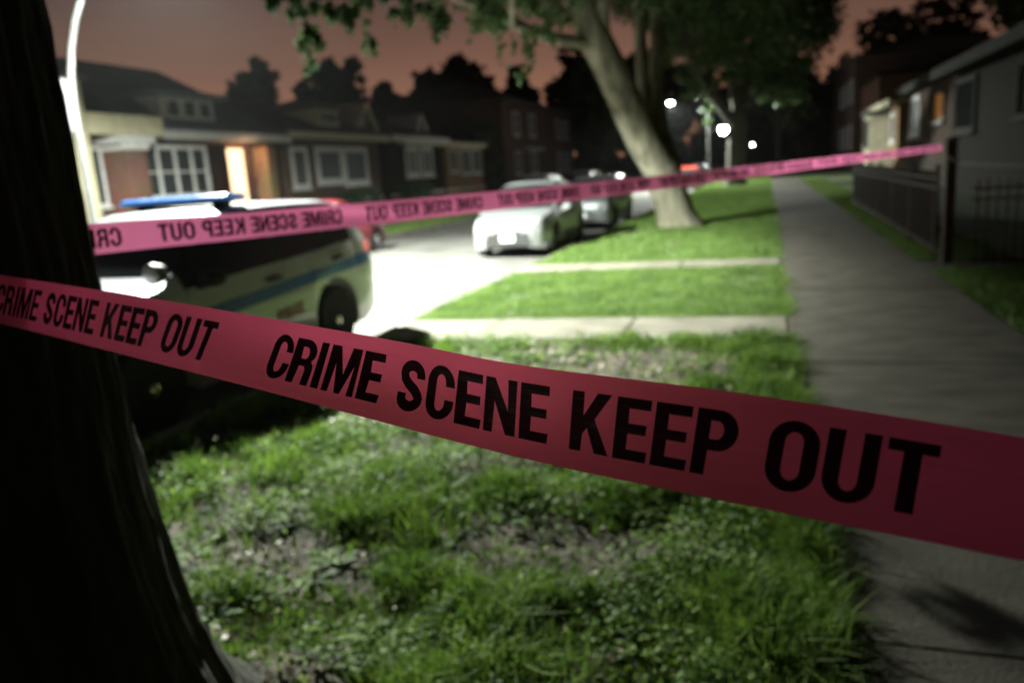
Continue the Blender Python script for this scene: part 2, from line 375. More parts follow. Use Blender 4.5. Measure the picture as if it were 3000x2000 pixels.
# sidewalk of cast slabs
def slabs(name, x0, x1, joints, z=0.035, axis='y', mat='concrete'):
    mb = MB(); g = 0.011
    for a, b in zip(joints[:-1], joints[1:]):
        dz = random.uniform(-0.006, 0.006)
        if axis == 'y': mb.box(x0, x1, a+g, b-g, -0.05, z+dz)
        else: mb.box(a+g, b-g, x0, x1, -0.05, z+dz)
    return tag(mb.build(name, M[mat], bevel=0.008), kind='structure')
J = [-3.0, -1.1, 0.75, 2.68, 4.65, 6.68, 8.7, 10.5]
while J[-1] < 130: J.append(J[-1] + 1.9)
slabs('sidewalk', 0.20, 2.12, J, mat='shaded_concrete')
slabs('cross_path', 7.62, 8.74, [KX+0.17, -3.0, -1.42, 0.19], 0.03, 'x')
slabs('far_cross_path', 13.0, 14.0, [KX+0.17, -3.0, -1.4, 0.19], 0.03, 'x')
slabs('front_path', 12.0, 13.1, [2.13, 3.7, 5.2, 6.8], 0.02, 'x', 'shaded_concrete')
JL = [5.0]
while JL[-1] < 140: JL.append(JL[-1] + 1.9)
slabs('opposite_sidewalk', -16.4, -14.8, JL)

# foreground soil with real relief
def vnoise(x, y, f, seed=0):
    """smooth value noise on arrays"""
    x = np.asarray(x)*f + seed*17.3; y = np.asarray(y)*f + seed*7.1
    xi = np.floor(x).astype(int); yi = np.floor(y).astype(int); fx = x-xi; fy = y-yi
    fx = fx*fx*(3-2*fx); fy = fy*fy*(3-2*fy)
    def h(a, b):
        s = np.sin(a*127.1 + b*311.7 + seed*3.3)*43758.5453
        return s - np.floor(s)
    return (h(xi, yi)*(1-fx)*(1-fy) + h(xi+1, yi)*fx*(1-fy) + h(xi, yi+1)*(1-fx)*fy + h(xi+1, yi+1)*fx*fy)
def soil_z(x, y):
    z = 0.06*(vnoise(x, y, 1.1, 1)-0.5) + 0.035*(vnoise(x, y, 3.7, 2)-0.5) + 0.016*(vnoise(x, y, 14, 3)-0.5) + 0.012*(vnoise(x, y, 31, 4)-0.5) + 0.02
    edge = np.clip(np.minimum(np.minimum(x-(KX+0.17), 0.20-x)/0.25, (7.6-y)/0.3), 0, 1)
    d = np.hypot(x+1.84, y-1.21); z = z + 0.05*np.exp(-(np.clip(d-0.5, 0, 9)/0.45)**2)
    return z*edge + 0.006*(1-edge)
gx = np.linspace(KX+0.17, 0.195, 150); gy = np.linspace(-1.5, 7.61, 260)
GX, GY = np.meshgrid(gx, gy); GZ = soil_z(GX, GY)
idx = np.arange(GX.size).reshape(GX.shape)
F = np.stack([idx[:-1,:-1], idx[:-1,1:], idx[1:,1:], idx[1:,:-1]], -1).reshape(-1, 4)
tag(np_mesh('parkway_soil', np.stack([GX, GY, GZ], -1).reshape(-1, 3), F, M['soil'], smooth=True), kind='structure')

# ------------------------------------------------------------------ grass (stuff)
def blades(name, X, Y, Z, H, Wd, mat, lean=0.5, curl=0.5):
    n = len(X); a = rng.uniform(0, 2*PI, n); b = rng.uniform(0, 2*PI, n)
    l = np.abs(rng.normal(0, lean, n)); dx, dy = np.cos(b)*l*H, np.sin(b)*l*H
    wx, wy = np.cos(a)*Wd*0.5, np.sin(a)*Wd*0.5
    base = np.stack([X, Y, Z], -1)
    def pt(t, w, k): return base + np.stack([dx*k + wx*w, dy*k + wy*w, H*t], -1)
    V = np.stack([pt(0, -0.8, 0), pt(0, 0.8, 0), pt(.55, -1, .35), pt(.55, 1, .35), pt(.95-curl*0.15, -.25, 1), pt(.95-curl*0.15, .25, 1)], 1).reshape(-1, 3)
    k = np.arange(n)*6
    F = np.stack([np.stack([k, k+1, k+3, k+2], -1), np.stack([k+2, k+3, k+5, k+4], -1)], 1).reshape(-1, 4)
    return tag(np_mesh(name, V, F, mat), kind='stuff')
def round_leaves(name, X, Y, Z, S, mat, tilt=0.6, kind='stuff'):
    n = len(X); a = rng.uniform(0, 2*PI, n)
    nx, ny = rng.normal(0, tilt, n), rng.normal(0, tilt, n); N = np.stack([nx, ny, np.ones(n)], -1); N /= np.linalg.norm(N, axis=1)[:, None]
    U = np.cross(N, np.stack([np.cos(a), np.sin(a), np.zeros(n)], -1)); U /= np.linalg.norm(U, axis=1)[:, None]; Vv = np.cross(N, U)
    c = np.stack([X, Y, Z], -1); P = []
    for ang, r in ((0, 1.0), (50, .62), (130, .62), (180, .85), (230, .6), (310, .62)):
        t = math.radians(ang); P.append(c + (U*math.cos(t)*r + Vv*math.sin(t)*r)*S[:, None] + N*(0.12*math.cos(2*t))*S[:, None])
    V = np.stack(P, 1).reshape(-1, 3); k = np.arange(n)*6
    F = np.stack([np.stack([k, k+1, k+4+0*k, k+5], -1), np.stack([k+1, k+2, k+3, k+4], -1)], 1).reshape(-1, 4)
    return tag(np_mesh(name, V, F, mat), kind=kind)

def scatter(n, x0, x1, y0, y1, dens):
    X = rng.uniform(x0, x1, n); Y = rng.uniform(y0, y1, n)
    keep = rng.uniform(0, 1, n) < dens(X, Y); return X[keep], Y[keep]
def dens_near(X, Y):
    c = vnoise(X, Y, 2.3, 5)*0.55 + vnoise(X, Y, 6.1, 6)*0.45
    d = np.clip((c-0.40)*5, 0.05, 1)
    bare = np.exp(-((X+1.5)/1.5)**4 - ((Y-6.1)/1.05)**4)          # worn strip before the path
    d = d*(1-0.97*np.clip(bare*1.5, 0, 1)*np.clip(vnoise(X, Y, 3.0, 61)*2.2, 0.3, 1))
    d = np.maximum(d, np.clip((X+0.35)/0.3, 0, 1)*0.9)            # thick tufts at the walk edge
    d = np.where(np.hypot(X+1.84, Y-1.21) < 0.72, 0, d)
    return d
X, Y = scatter(240000, KX+0.2, 0.24, 0.2, 7.58, dens_near)
Z = soil_z(X, np.minimum(Y, 7.6))
clump = np.clip((vnoise(X, Y, 4.3, 41)*0.6 + vnoise(X, Y, 9.0, 42)*0.4 - 0.40)*3.2, 0, 1)
tall = 0.018 + (0.035*vnoise(X, Y, 1.9, 8) + 0.115*clump) * rng.uniform(0.3, 1.3, len(X)) + 0.05*np.clip((X+0.25)/0.3, 0, 1)
blades('grass', X, Y, Z, tall, rng.uniform(0.003, 0.009, len(X)), M['grass'], lean=0.8)
# tufts overhanging the walk
X, Y = scatter(9000, 0.08, 0.34, 0.3, 12.5, lambda X, Y: np.clip(vnoise(X, Y, 2.2, 9)*1.6-0.35, 0, 1)*np.clip(1.2-(X-0.08)/0.24, 0, 1)*(np.abs(Y-8.2) > 0.6))
blades('edge_grass', X, Y, np.full(len(X), 0.01), rng.uniform(0.06, 0.15, len(X)), rng.uniform(0.002, 0.005, len(X)), M['grass'], lean=1.0)
X, Y = scatter(95000, KX+0.2, 0.2, 0.5, 7.55, lambda X, Y: np.clip((vnoise(X, Y, 3.1, 12)-0.45)*3, 0.03, 1)*(np.hypot(X+1.84, Y-1.21) > 0.6)*(1-0.9*np.exp(-((X+1.5)/1.5)**4 - ((Y-6.1)/1.05)**4)))
round_leaves('ground_weeds', X, Y, soil_z(X, Y)+rng.uniform(0.01, 0.11, len(X)), rng.uniform(0.006, 0.024, len(X)), M['weed'])
def rosettes(name, n, x0, x1, y0, y1, size, mat):
    X, Y = scatter(n, x0, x1, y0, y1, lambda X, Y: np.clip((vnoise(X, Y, 2.7, 33)-0.35)*3, 0.1, 1)*(np.hypot(X+1.84, Y-1.21) > 0.62))
    V, F = [], []; Z = soil_z(X, Y)
    for x, y, z in zip(X, Y, Z):
        S = size*random.uniform(.55, 1.3)
        for k in range(random.randint(6, 10)):
            a = random.uniform(0, 2*PI); up = random.uniform(.2, .9); L_ = S*random.uniform(.6, 1.2); w = S*random.uniform(.10, .17)
            c, d = math.cos(a), math.sin(a); b = len(V)
            for t, wd in ((0.05, .25), (.45, 1.0), (.8, .75), (1.0, .12)):
                r_ = L_*t; zz = z + L_*up*(t - .45*t*t*1.3)
                V += [(x+c*r_-d*w*wd, y+d*r_+c*w*wd, zz), (x+c*r_+d*w*wd, y+d*r_-c*w*wd, zz)]
            for q in range(3): F.append((b+2*q, b+2*q+1, b+2*q+3, b+2*q+2))
    return tag(np_mesh(name, V, F, mat), kind='stuff')
rosettes('broadleaf_weeds', 1300, KX+0.25, 0.15, 0.8, 7.5, 0.095, M['weed'])
X, Y = scatter(17000, KX+0.2, 0.2, 0.5, 7.55, lambda X, Y: np.clip(np.clip((vnoise(X, Y, 2.0, 15)-0.35)*2, 0.1, 1)*0.6 + np.exp(-((X+1.5)/1.5)**4 - ((Y-6.1)/1.05)**4)*vnoise(X, Y, 5, 16), 0, 1))
round_leaves('leaf_litter', X, Y, soil_z(X, Y)+rng.uniform(0.004, 0.035, len(X)), rng.uniform(0.008, 0.028, len(X)), M['litter'], tilt=0.5)
# mown lawn between the paths and beyond
def lawn(name, x0, x1, y0, y1, n, h=(0.04, 0.09), w=(0.004, 0.009), dens=lambda X, Y: np.ones(len(X)), mat='grass2'):
    X, Y = scatter(n, x0, x1, y0, y1, dens)
    return blades(name, X, Y, np.full(len(X), -0.01), rng.uniform(*h, len(X)), rng.uniform(*w, len(X)), M[mat], lean=0.5)
patch = lambda X, Y: np.clip((vnoise(X, Y, 1.3, 21)*0.5 + vnoise(X, Y, 4.1, 22)*0.5 - 0.22)*3.0, 0.04, 1)
lawn('lawn_strip', KX+0.12, 0.27, 8.70, 13.05, 100000, (0.03, 0.10), dens=patch)
lawn('lawn_under_tree', KX+0.12, 0.27, 13.96, 30, 120000, (0.05, 0.10), (0.008, 0.016), dens=patch)
lawn('distant_lawn', KX+0.18, 0.2, 30, 75, 60000, (0.06, 0.12), (0.02, 0.04))
lawn('fence_side_grass', 2.14, 3.4, 6.5, 60, 60000, (0.05, 0.14), (0.008, 0.02), dens=lambda X, Y: (np.abs(Y-12.55) > 0.57)*1.0)
lawn('near_side_lawn', 2.14, 6.5, -1, 11.9, 60000, (0.04, 0.10), (0.005, 0.012), dens=patch)
lawn('opposite_lawn', -14.75, LKX-0.17, 12, 80, 60000, (0.05, 0.10), (0.02, 0.04))
lawn('front_yard_lawn', -21.5, -16.45, 14, 90, 60000, (0.06, 0.12), (0.03, 0.05))

# ------------------------------------------------------------------ street lamps
def spot(name, loc, target, power, size, angle, blend, parent):
    L = bpy.data.lights.new(name, 'SPOT'); L.energy = power; L.color = (0.93, 1.0, 0.88)
    L.shadow_soft_size = size; L.spot_size = math.radians(angle); L.spot_blend = blend
    o = bpy.data.objects.new(name, L); COL.objects.link(o)
    d = Vector(target) - Vector(loc); o.rotation_euler = d.to_track_quat('-Z', 'Y').to_euler()
    o.location = Vector(loc) - ORIGIN[parent.name]; o.parent = parent
    return o
def davit_lamp(label, base, head, power, target, group='tall street lamps along the road', lens=0.5, spread=150, lens_mat='led', bend=1.3, rad=0.075, blend=0.35, globe=False, spill=0.0, shield=False):
    r = thing('street_lamp', label, 'street lamp', base, group=group)
    b, h = Vector(base), Vector(head); dx = h - b; top = h.z
    hd = Vector((dx.x, dx.y, 0)); dist = hd.length; hd.normalize(); bend = min(bend, dist*0.93)
    pts = [b + Vector((0, 0, t)) for t in np.linspace(0, top - bend - b.z, 8)]
    for k in range(1, 9):
        a = k/8*PI/2
        pts.append(b + hd*(bend*(1-math.cos(a))) + Vector((0, 0, top - bend - b.z + bend*math.sin(a))))
    pts.append(h - hd*0.3)
    n = len(pts)
    MB().tube(pts, [rad*1.05 - rad*0.45*i/n for i in range(n)], 14).build('pole', M['pole'], r, smooth=True)
    MB().tube([b + Vector((0, 0, -0.02)), b + Vector((0, 0, 0.10)), b + Vector((0, 0, 0.35))], [rad*2.2, rad*2.0, rad*1.3], 14).build('base', M['pole'], r, smooth=True)
    mb = MB(); side = Vector((-hd.y, hd.x, 0))
    c = h + Vector((0, 0, 0.03)); L_, w_ = 0.38, 0.15
    ring = []
    for s, wz, hz in ((-1, .5, .05), (-.6, .9, .09), (0.2, 1, .10), (.8, .85, .07), (1, .5, .03)):
        b0 = len(mb.v)
        for (a, z) in ((-1, 0), (-.8, 1), (.8, 1), (1, 0)):
            mb.v.append(tuple(c + hd*s*L_ + side*(a*w_*wz) + Vector((0, 0, z*hz))))
        ring.append(b0)
    for a, b_ in zip(ring[:-1], ring[1:]):
        for i in range(4):
            j = (i+1) % 4; mb.f.append((a+i, a+j, b_+j, b_+i)); mb.m.append(0)
    mb.f.append((ring[0], ring[0]+1, ring[0]+2, ring[0]+3)); mb.m.append(0)
    mb.f.append((ring[-1]+3, ring[-1]+2, ring[-1]+1, ring[-1])); mb.m.append(0)
    hdobj = mb.build('lamp_head', M['fixture'], r, smooth=False)
    ml = MB(); cc = h + hd*0.08; nn = 10
    ml.v.append(tuple(cc + Vector((0, 0, -0.17*lens/0.5))))
    for rr, zz in ((0.75, -0.13), (1.0, 0.0)):
        for k in range(nn):
            a = 2*PI*k/nn; ml.v.append(tuple(cc + hd*math.cos(a)*rr*lens*0.5 + side*math.sin(a)*rr*lens*0.26 + Vector((0, 0, zz*lens/0.5 + 0.01))))
    for k in range(nn):
        k2 = (k+1) % nn; ml.f.append((0, 1+k2, 1+k)); ml.m.append(0); ml.f.append((1+k, 1+k2, 1+nn+k2, 1+nn+k)); ml.m.append(0)
    if globe: ml = MB().lathe([(.05, -.52), (.2, -.46), (.30, -.30), (.33, -.12), (.28, .0)], tuple(cc), 'z', 18)
    ml.build('lens', M[lens_mat], hdobj, smooth=True)
    if power: spot('lamp_light', tuple(h + Vector((0, 0, -0.14 - 0.1*lens/0.5))), target, power, 0.12, spread, blend, r)
    if spill: spot('lamp_spill', tuple(h + Vector((0, 0, -0.14 - 0.1*lens/0.5))), target, power*spill, 0.12, 174, 0.22, r)
    if shield:   # added plate, out of view, that cuts the light toward the walk side
        MB().box(h.x+.445, h.x+.455, h.y-.8, h.y+.8, h.z-.24-.256, h.z+.05).box(h.x+.1, h.x+.455, h.y-.04, h.y+.04, h.z+.052, h.z+.072).build('added_light_block', M['fixture'], r)
        for o_ in r.children:
            if o_.type == 'LIGHT': o_.data.shadow_soft_size = 0.05
    return r
davit_lamp('nearest tall curved grey street lamp, rising behind the police car', (-12.75, 12.5, 0), (-9.8, 12.0, 6.3), 16500, (-9.8, 12.0, 0), spread=129, blend=0.17, bend=2.75, rad=0.072, spill=1.12, shield=True)
davit_lamp('street lamp shining just right of the leaning tree trunk, farther up the street', (-3.9, 57.5, 0), (-6.3, 57.0, 5.8), 15000, (-5.5, 56, 0), lens=0.36, lens_mat='led_far', spread=165)
davit_lamp('brightest of the far street lamps, on a pale pole left of the sidewalk', (-4.9, 72, 0), (-3.72, 72, 4.42), 5000, (-3.2, 68, 0), lens=0.62, globe=True, lens_mat='led_far', bend=0.5, spread=165)
davit_lamp('small distant street lamp between the bright lamp and the sidewalk end', (-2.9, 110, 0), (-2.0, 110, 3.4), 0, None, lens=0.26, globe=False, lens_mat='led_far', bend=0.4, rad=0.09)

# ------------------------------------------------------------------ lettering (own glyph outlines)
def arc(cx, cy, rx, ry, a0, a1, n=14):
    return [(cx + rx*math.cos(math.radians(a0 + (a1-a0)*i/n)), cy + ry*math.sin(math.radians(a0 + (a1-a0)*i/n))) for i in range(n+1)]
def stroke(path, t):
    P = [Vector(p) for p in path]; L, R_ = [], []
    for i, p in enumerate(P):
        d = (P[min(i+1, len(P)-1)] - P[max(i-1, 0)]).normalized(); nn = Vector((-d.y, d.x))
        L.append(tuple(p + nn*t/2)); R_.append(tuple(p - nn*t/2))
    return L + R_[::-1]
def glyph(ch):
    t = 0.215; h = t/2
    if ch == 'I': return 0.26, [[(0.02,0),(0.02,1),(0.24,1),(0.24,0)]]
    if ch == 'E': w=.57; return w, [[(0,0),(0,1),(w,1),(w,.83),(t,.83),(t,.59),(w-.05,.59),(w-.05,.425),(t,.425),(t,.17),(w,.17),(w,0)]]
    if ch == 'T': w=.60; return w, [[(w/2-h,0),(w/2-h,.83),(0,.83),(0,1),(w,1),(w,.83),(w/2+h,.83),(w/2+h,0)]]
    if ch == 'L': w=.52; return w, [[(0,0),(0,1),(t,1),(t,.17),(w,.17),(w,0)]]
    if ch == 'H': w=.66; return w, [[(0,0),(0,1),(t,1),(t,.6),(w-t,.6),(w-t,1),(w,1),(w,0),(w-t,0),(w-t,.42),(t,.42),(t,0)]]
    if ch == 'A': w=.68; return w, [[(0,0),(.5*w-.12,1),(.5*w+.12,1),(w,0),(w-.2,0),(w-.24,.2),(.24,.2),(.2,0)], [(.275,.36),(w-.275,.36),(w/2,.78)]]
    if ch == 'M': w=.88; return w, [[(0,0),(0,1),(.27,1),(w/2,.42),(w-.27,1),(w,1),(w,0),(w-.18,0),(w-.18,.62),(w/2+.075,0),(w/2-.075,0),(.18,.62),(.18,0)]]
    if ch == 'N': w=.67; return w, [[(0,0),(0,1),(.2,1),(w-.19,.43),(w-.19,1),(w,1),(w,0),(w-.2,0),(.19,.57),(.19,0)]]
    if ch == 'K': w=.72; return w, [[(0,0),(0,1),(t,1),(t,.60),(w-.27,1),(w-.02,1),(.42,.56),(w,0),(w-.25,0),(.29,.40),(t,.29),(t,0)]]
    if ch == 'P': w=.63; return w, [[(0,0),(0,1),(.34,1)] + arc(.34,.69,.29,.31,90,-90) + [(t,.38),(t,0)], [(t,.55),(.32,.55)] + arc(.32,.69,.10,.14,-90,90,8) + [(t,.83)]]
    if ch == 'R': w=.66; return w, [[(0,0),(0,1),(.35,1)] + arc(.35,.74,.29,.26,90,-52) + [(.60,.46),(.635,.34),(w-.005,0),(.44,0),(.415,.33),(.36,.41),(t,.41),(t,0)], [(t,.57),(.33,.57)] + arc(.33,.70,.09,.13,-90,90,8) + [(t,.83)]]
    if ch == 'O': w=.68; return w, [arc(w/2,.68,w/2,.335,0,180) + arc(w/2,.32,w/2,.335,180,360), arc(w/2,.70,w/2-t,.15,0,180,10) + arc(w/2,.30,w/2-t,.15,180,360,10)]
    if ch == 'U': w=.66; return w, [[(0,1)] + arc(w/2,.32,w/2,.335,180,360) + [(w,1),(w-t,1)] + arc(w/2,.30,w/2-t,.15,360,180,10) + [(t,1)]]
    if ch in 'CG':
        w=.65; o = [(w,.63)] + arc(w/2,.68,w/2,.335,0,180) + arc(w/2,.32,w/2,.335,180,360)
        i_ = arc(w/2,.30,w/2-t,.15,360,180,10) + arc(w/2,.70,w/2-t,.15,180,0,10) + [(w-t,.63)]
        if ch == 'C': return w, [o + [(w,.38),(w-t,.38)] + i_]
        return w, [o + [(w,.54),(w*.5,.54),(w*.5,.38),(w-t,.38)] + i_]
    if ch == 'S':
        w=.63; c = w/2; path = [(w-h,.66)] + arc(c,.72,c-h,.175,0,180,12) + [(h+.03,.62),(.22,.54),(w-.22,.42),(w-h-.03,.33)] + arc(c,.27,c-h,.172,0,-180,12) + [(h,.34)]
        return w, [stroke(path, t*.97)]
    return 0.40, []
def layout(text, gap=0.085, space=0.42):
    """list of loops in units of letter height, and total width"""
    x = 0; loops = []
    for ch in text:
        if ch == ' ': x += space - gap; continue
        w, ls = glyph(ch); loops += [[(x + p[0], p[1]) for p in l] for l in ls]; x += w + gap
    return loops, x - gap
def inside(p, loops):
    c = False; x, y = p
    for l in loops:
        j = len(l) - 1
        for i in range(len(l)):
            xi, yi = l[i]; xj, yj = l[j]
            if (yi > y) != (yj > y) and x < (xj-xi)*(y-yi)/(yj-yi) + xi: c = not c
            j = i
    return c
def text_sheet(loops, x0, x1, y0, y1, nx, ny, keep_all=True):
    """triangulated rectangle with the letter outlines as edges; returns verts, tris, ink flags"""
    V, Eg = [], []
    for j in range(ny+1):
        for i in range(nx+1): V.append(Vector((x0 + (x1-x0)*i/nx, y0 + (y1-y0)*j/ny)))
    idx = lambda i, j: j*(nx+1)+i
    for i in range(nx): Eg += [(idx(i,0), idx(i+1,0)), (idx(i,ny), idx(i+1,ny))]
    for j in range(ny): Eg += [(idx(0,j), idx(0,j+1)), (idx(nx,j), idx(nx,j+1))]
    for l in loops:
        b = len(V); V += [Vector(p) for p in l]; Eg += [(b+i, b+(i+1) % len(l)) for i in range(len(l))]
    vo, eo, fo, _, _, _ = delaunay_2d_cdt(V, Eg, [], 0, 1e-6)
    tris, ink = [], []
    for f in fo:
        if len(f) != 3: continue
        c = (vo[f[0]] + vo[f[1]] + vo[f[2]]) / 3
        k = inside(c, loops)
        if keep_all or k: tris.append(tuple(f)); ink.append(1 if k else 0)
    return [(v.x, v.y) for v in vo], tris, ink

# ------------------------------------------------------------------ barrier tapes
TW = 0.0762; LH = 0.047
def catenary_line(pts, n=1400):
    """arc-length table through 3D control points (smooth)"""
    pts = np.asarray(pts, float); t = np.concatenate([[0], np.cumsum(np.linalg.norm(np.diff(pts, axis=0), axis=1))])
    tt = np.linspace(0, t[-1], n)
    # Catmull-Rom through the points
    out = np.zeros((n, pts.shape[1]))
    m = np.gradient(pts, t, axis=0)
    for k, x in enumerate(tt):
        i = min(len(t)-2, np.searchsorted(t, x, side='right')-1); h = t[i+1]-t[i]; u = (x-t[i])/h
        out[k] = (2*u**3-3*u**2+1)*pts[i] + (u**3-2*u**2+u)*h*m[i] + (-2*u**3+3*u**2)*pts[i+1] + (u**3-u**2)*h*m[i+1]
    s = np.concatenate([[0], np.cumsum(np.linalg.norm(np.diff(out[:, :3], axis=0), axis=1))])
    return s, out
def build_tape(name, label, centre_pts, up_pts, s_text, mirror=False, period=0.7312, curl=0.004, group=None, cup=0.0, film='film'):
    """centre_pts: control points; up_pts: direction of the tape's width at each; s_text: arc length where a C of CRIME starts"""
    cp = np.concatenate([np.asarray(centre_pts, float), np.asarray(up_pts, float)], 1)
    s, tab = catenary_line(cp)
    L = s[-1]
    def at(ss): return np.stack([np.interp(ss, s, tab[:, k]) for k in range(6)], -1)
    loops, wtxt = layout("CRIME SCENE KEEP OUT", 0.0775, 0.435)
    sc_x = 0.6290/wtxt
    lo = []
    for l in loops:
        q = [(p[0]*sc_x, (p[1]-0.5)*LH + 0.0005) for p in l]
        if mirror: q = [(0.6290-p[0], p[1]) for p in q]
        lo.append(q)
    V, T, K = text_sheet(lo, -0.051, period-0.051, -TW/2, TW/2, 74, 10)
    V = np.array(V); T = np.array(T); K = np.array(K)
    allV, allT, allK, allUV = [], [], [], []; base = 0
    k0 = math.floor((0 - s_text)/period) - 1
    for k in range(k0, k0 + int(L/period) + 4):
        S = V[:, 0] + s_text + k*period
        tri = T; ok = ((S[T] > 0) & (S[T] < L)).all(axis=1)
        if not ok.any(): continue
        tri = T[ok]; c = at(S); up = c[:, 3:]; up /= np.linalg.norm(up, axis=1)[:, None]
        tn = at(S+0.004)[:, :3] - at(S-0.004)[:, :3]; tn /= np.linalg.norm(tn, axis=1)[:, None]
        up = up - tn*(up*tn).sum(1)[:, None]; up /= np.linalg.norm(up, axis=1)[:, None]
        nr = np.cross(tn, up); v = V[:, 1]; vn = v/(TW/2)
        wave = curl*(np.sin(vn*2.6 + S*5.1) * 0.55 + 0.45*np.sin(S*11 + vn*1.2)) + cup*(vn**2)
        P = c[:, :3] + up*v[:, None] + nr*wave[:, None]
        used = np.unique(tri); remap = np.full(len(V), -1); remap[used] = np.arange(len(used))
        allUV.append(np.stack([S, V[:, 1]*10], -1)[used]); allV.append(P[used]); allT.append(remap[tri] + base); allK.append(K[ok]); base += len(used)
    o = np_mesh(name, np.concatenate(allV), np.concatenate(allT), [M[film], M['ink']], mi=np.concatenate(allK), smooth=True)
    uvl = o.data.uv_layers.new(name='tape_uv'); UV = np.concatenate(allUV); li = np.empty(len(o.data.loops), np.int32); o.data.loops.foreach_get('vertex_index', li)
    uvl.data.foreach_set('uv', UV[li].astype(np.float32).ravel())
    return tag(o, label, 'tape', group)

CAMP = np.array([0, 0, CAM_H]); RCn = np.array(RC)
def from_view(x, y, d):
    return RCn @ np.array([(x-1500)/2300*d, (1000-y)/2300*d, -d]) + CAMP
# the near tape: surveyed at nine stations, with the twist that the lower edge shows
def inv_depth(x): return float(np.interp(x, [-400, 0, 300, 700, 1500, 3600], [0.60, 0.79, 0.955, 1.1585, 1.5225, 2.478]))
cps, ups = [], []
for x in (-700, -380, -140, 0, 319, 698, 1100, 1500, 2250, 3000, 3600):
    xx = [-700, 0, 57, 179, 319, 478, 698, 1500, 2250, 3000, 3600]
    top = np.interp(x, xx, [712, 812, 820.5, 839, 859, 885, 926, 1061, 1170, 1290, 1390]); bot = np.interp(x, xx, [790, 941, 955, 987, 1022, 1062, 1115, 1333, 1488, 1641, 1770])
    d = 1/inv_depth(max(x, -140))
    if x < -140: d += (-140-x)*0.0011
    w = (bot-top)*math.cos(math.atan(0.19))/2300*d
    tw = math.sqrt(max(0, TW**2 - w**2))*0.5
    a = from_view(x, top, d + tw); b = from_view(x, bot, d - tw)
    cps.append((a+b)/2); ups.append((a-b)/np.linalg.norm(a-b))
n0 = len(cps); dd = (cps[-1]-cps[-3])/np.linalg.norm(cps[-1]-cps[-3]); dd[2] *= 0.3; e0, u0 = cps[-1].copy(), ups[-1].copy()
for k in (0.8, 1.7, 2.7): cps.append(e0 + dd*k); ups.append(u0)
cpn = np.array(cps)
tmp = catenary_line(np.concatenate([cpn, np.array(ups)], 1))
# arc length at which C starts: nearest table point to the view ray of pixel column 791
best = min(range(len(tmp[0])), key=lambda i: np.linalg.norm(tmp[1][i][:3] - from_view(791, 1043, inv_depth(791)**-1)))
build_tape('barrier_tape', 'wide pink CRIME SCENE KEEP OUT tape nearest the camera, lettering readable, crossing the whole view', cps, ups, tmp[0][best], period=0.7312, curl=0.0022, cup=0.003, group='pink barrier tapes')
# the farther tape, seen from behind, from the trunk to the fence post
far = []
for x in (40, 150, 262, 700, 1200, 1700, 2200, 2600, 2762):
    xc = max(x, 262)
    cy = 702 + (x-262)*(432-702)/(2500) + 15*math.sin(PI*min(1, max(0, (x-262)/2500)))
    d = 1/(0.513 - 0.0001698*(xc-262))
    if x < 262: d -= (262-x)*0.0009
    far.append(from_view(x, cy, d))
tmp2 = catenary_line(np.concatenate([np.array(far), np.tile([0, 0, 1.0], (len(far), 1))], 1))
q = from_view(474, 702 + (474-262)*(432-702)/2500 + 4, 1/(0.513 - 0.0001698*212))
b2 = min(range(len(tmp2[0])), key=lambda i: np.linalg.norm(tmp2[1][i][:3] - q))
build_tape('barrier_tape', 'farther pink tape with mirrored lettering, strung from the dark trunk to the fence post', far, [(0, 0.0, 1)]*len(far), tmp2[0][b2], mirror=True, film='film_glare', period=0.7312, curl=0.003, group='pink barrier tapes')

# ------------------------------------------------------------------ trees
def crown_mesh(name, blobs, n, size, mat, parent, droop=0.0):
    """leaves in clumps spread through the volume of each blob (cx,cy,cz,rx,ry,rz)"""
    vol = np.array([b[3]*b[4]*b[5] for b in blobs])**0.8; vol = vol/vol.sum(); P = []
    for b, f in zip(blobs, vol):
        nc = max(6, int(n*f/42)); per = max(1, int(n*f/nc))
        u = rng.normal(size=(nc, 3)); u /= np.linalg.norm(u, axis=1)[:, None]
        r = rng.uniform(0.25, 1.0, nc)**0.5
        c = np.array(b[:3]) + u*r[:, None]*np.array(b[3:6])
        q = np.repeat(c, per, 0) + rng.normal(size=(nc*per, 3))*np.array([1, 1, 0.75])*min(b[3:6])*0.17
        if droop: q[:, 2] -= np.abs(rng.normal(0, droop, len(q)))
        P.append(q)
    P = np.concatenate(P); n = len(P)
    A = rng.normal(size=(n, 3)); A[:, 2] *= 0.8; A /= np.linalg.norm(A, axis=1)[:, None]
    B = np.cross(A, rng.normal(size=(n, 3))); B /= np.linalg.norm(B, axis=1)[:, None]
    S = (size*rng.uniform(0.6, 1.35, n))[:, None]
    V = np.stack([P - A*S, P + B*S*0.55 , P + A*S, P - B*S*0.55], 1).reshape(-1, 3)
    o = np_mesh(name, V, np.arange(n*4).reshape(-1, 4), mat, parent, offset=ORIGIN[parent.name] if parent else (0,0,0))
    return o
def tree(label, base, trunk, limbs, blobs, n, size, bark='bark_far', leaf='leaf_far', group='trees', name='tree', droop=0.0, nseg=12):
    r = thing(name, label, 'tree', base, group=group)
    mb = MB(); pts, rad = trunk; mb.tube(pts, rad, nseg+6, wob=0.07, seed=3)
    for i, (p, q) in enumerate(limbs): mb.tube(p, q, nseg, wob=0.06, seed=i)
    mb.build('trunk', M[bark], r, smooth=True)
    if blobs: crown_mesh('crown', blobs, n, size, M[leaf], r, droop)
    return r
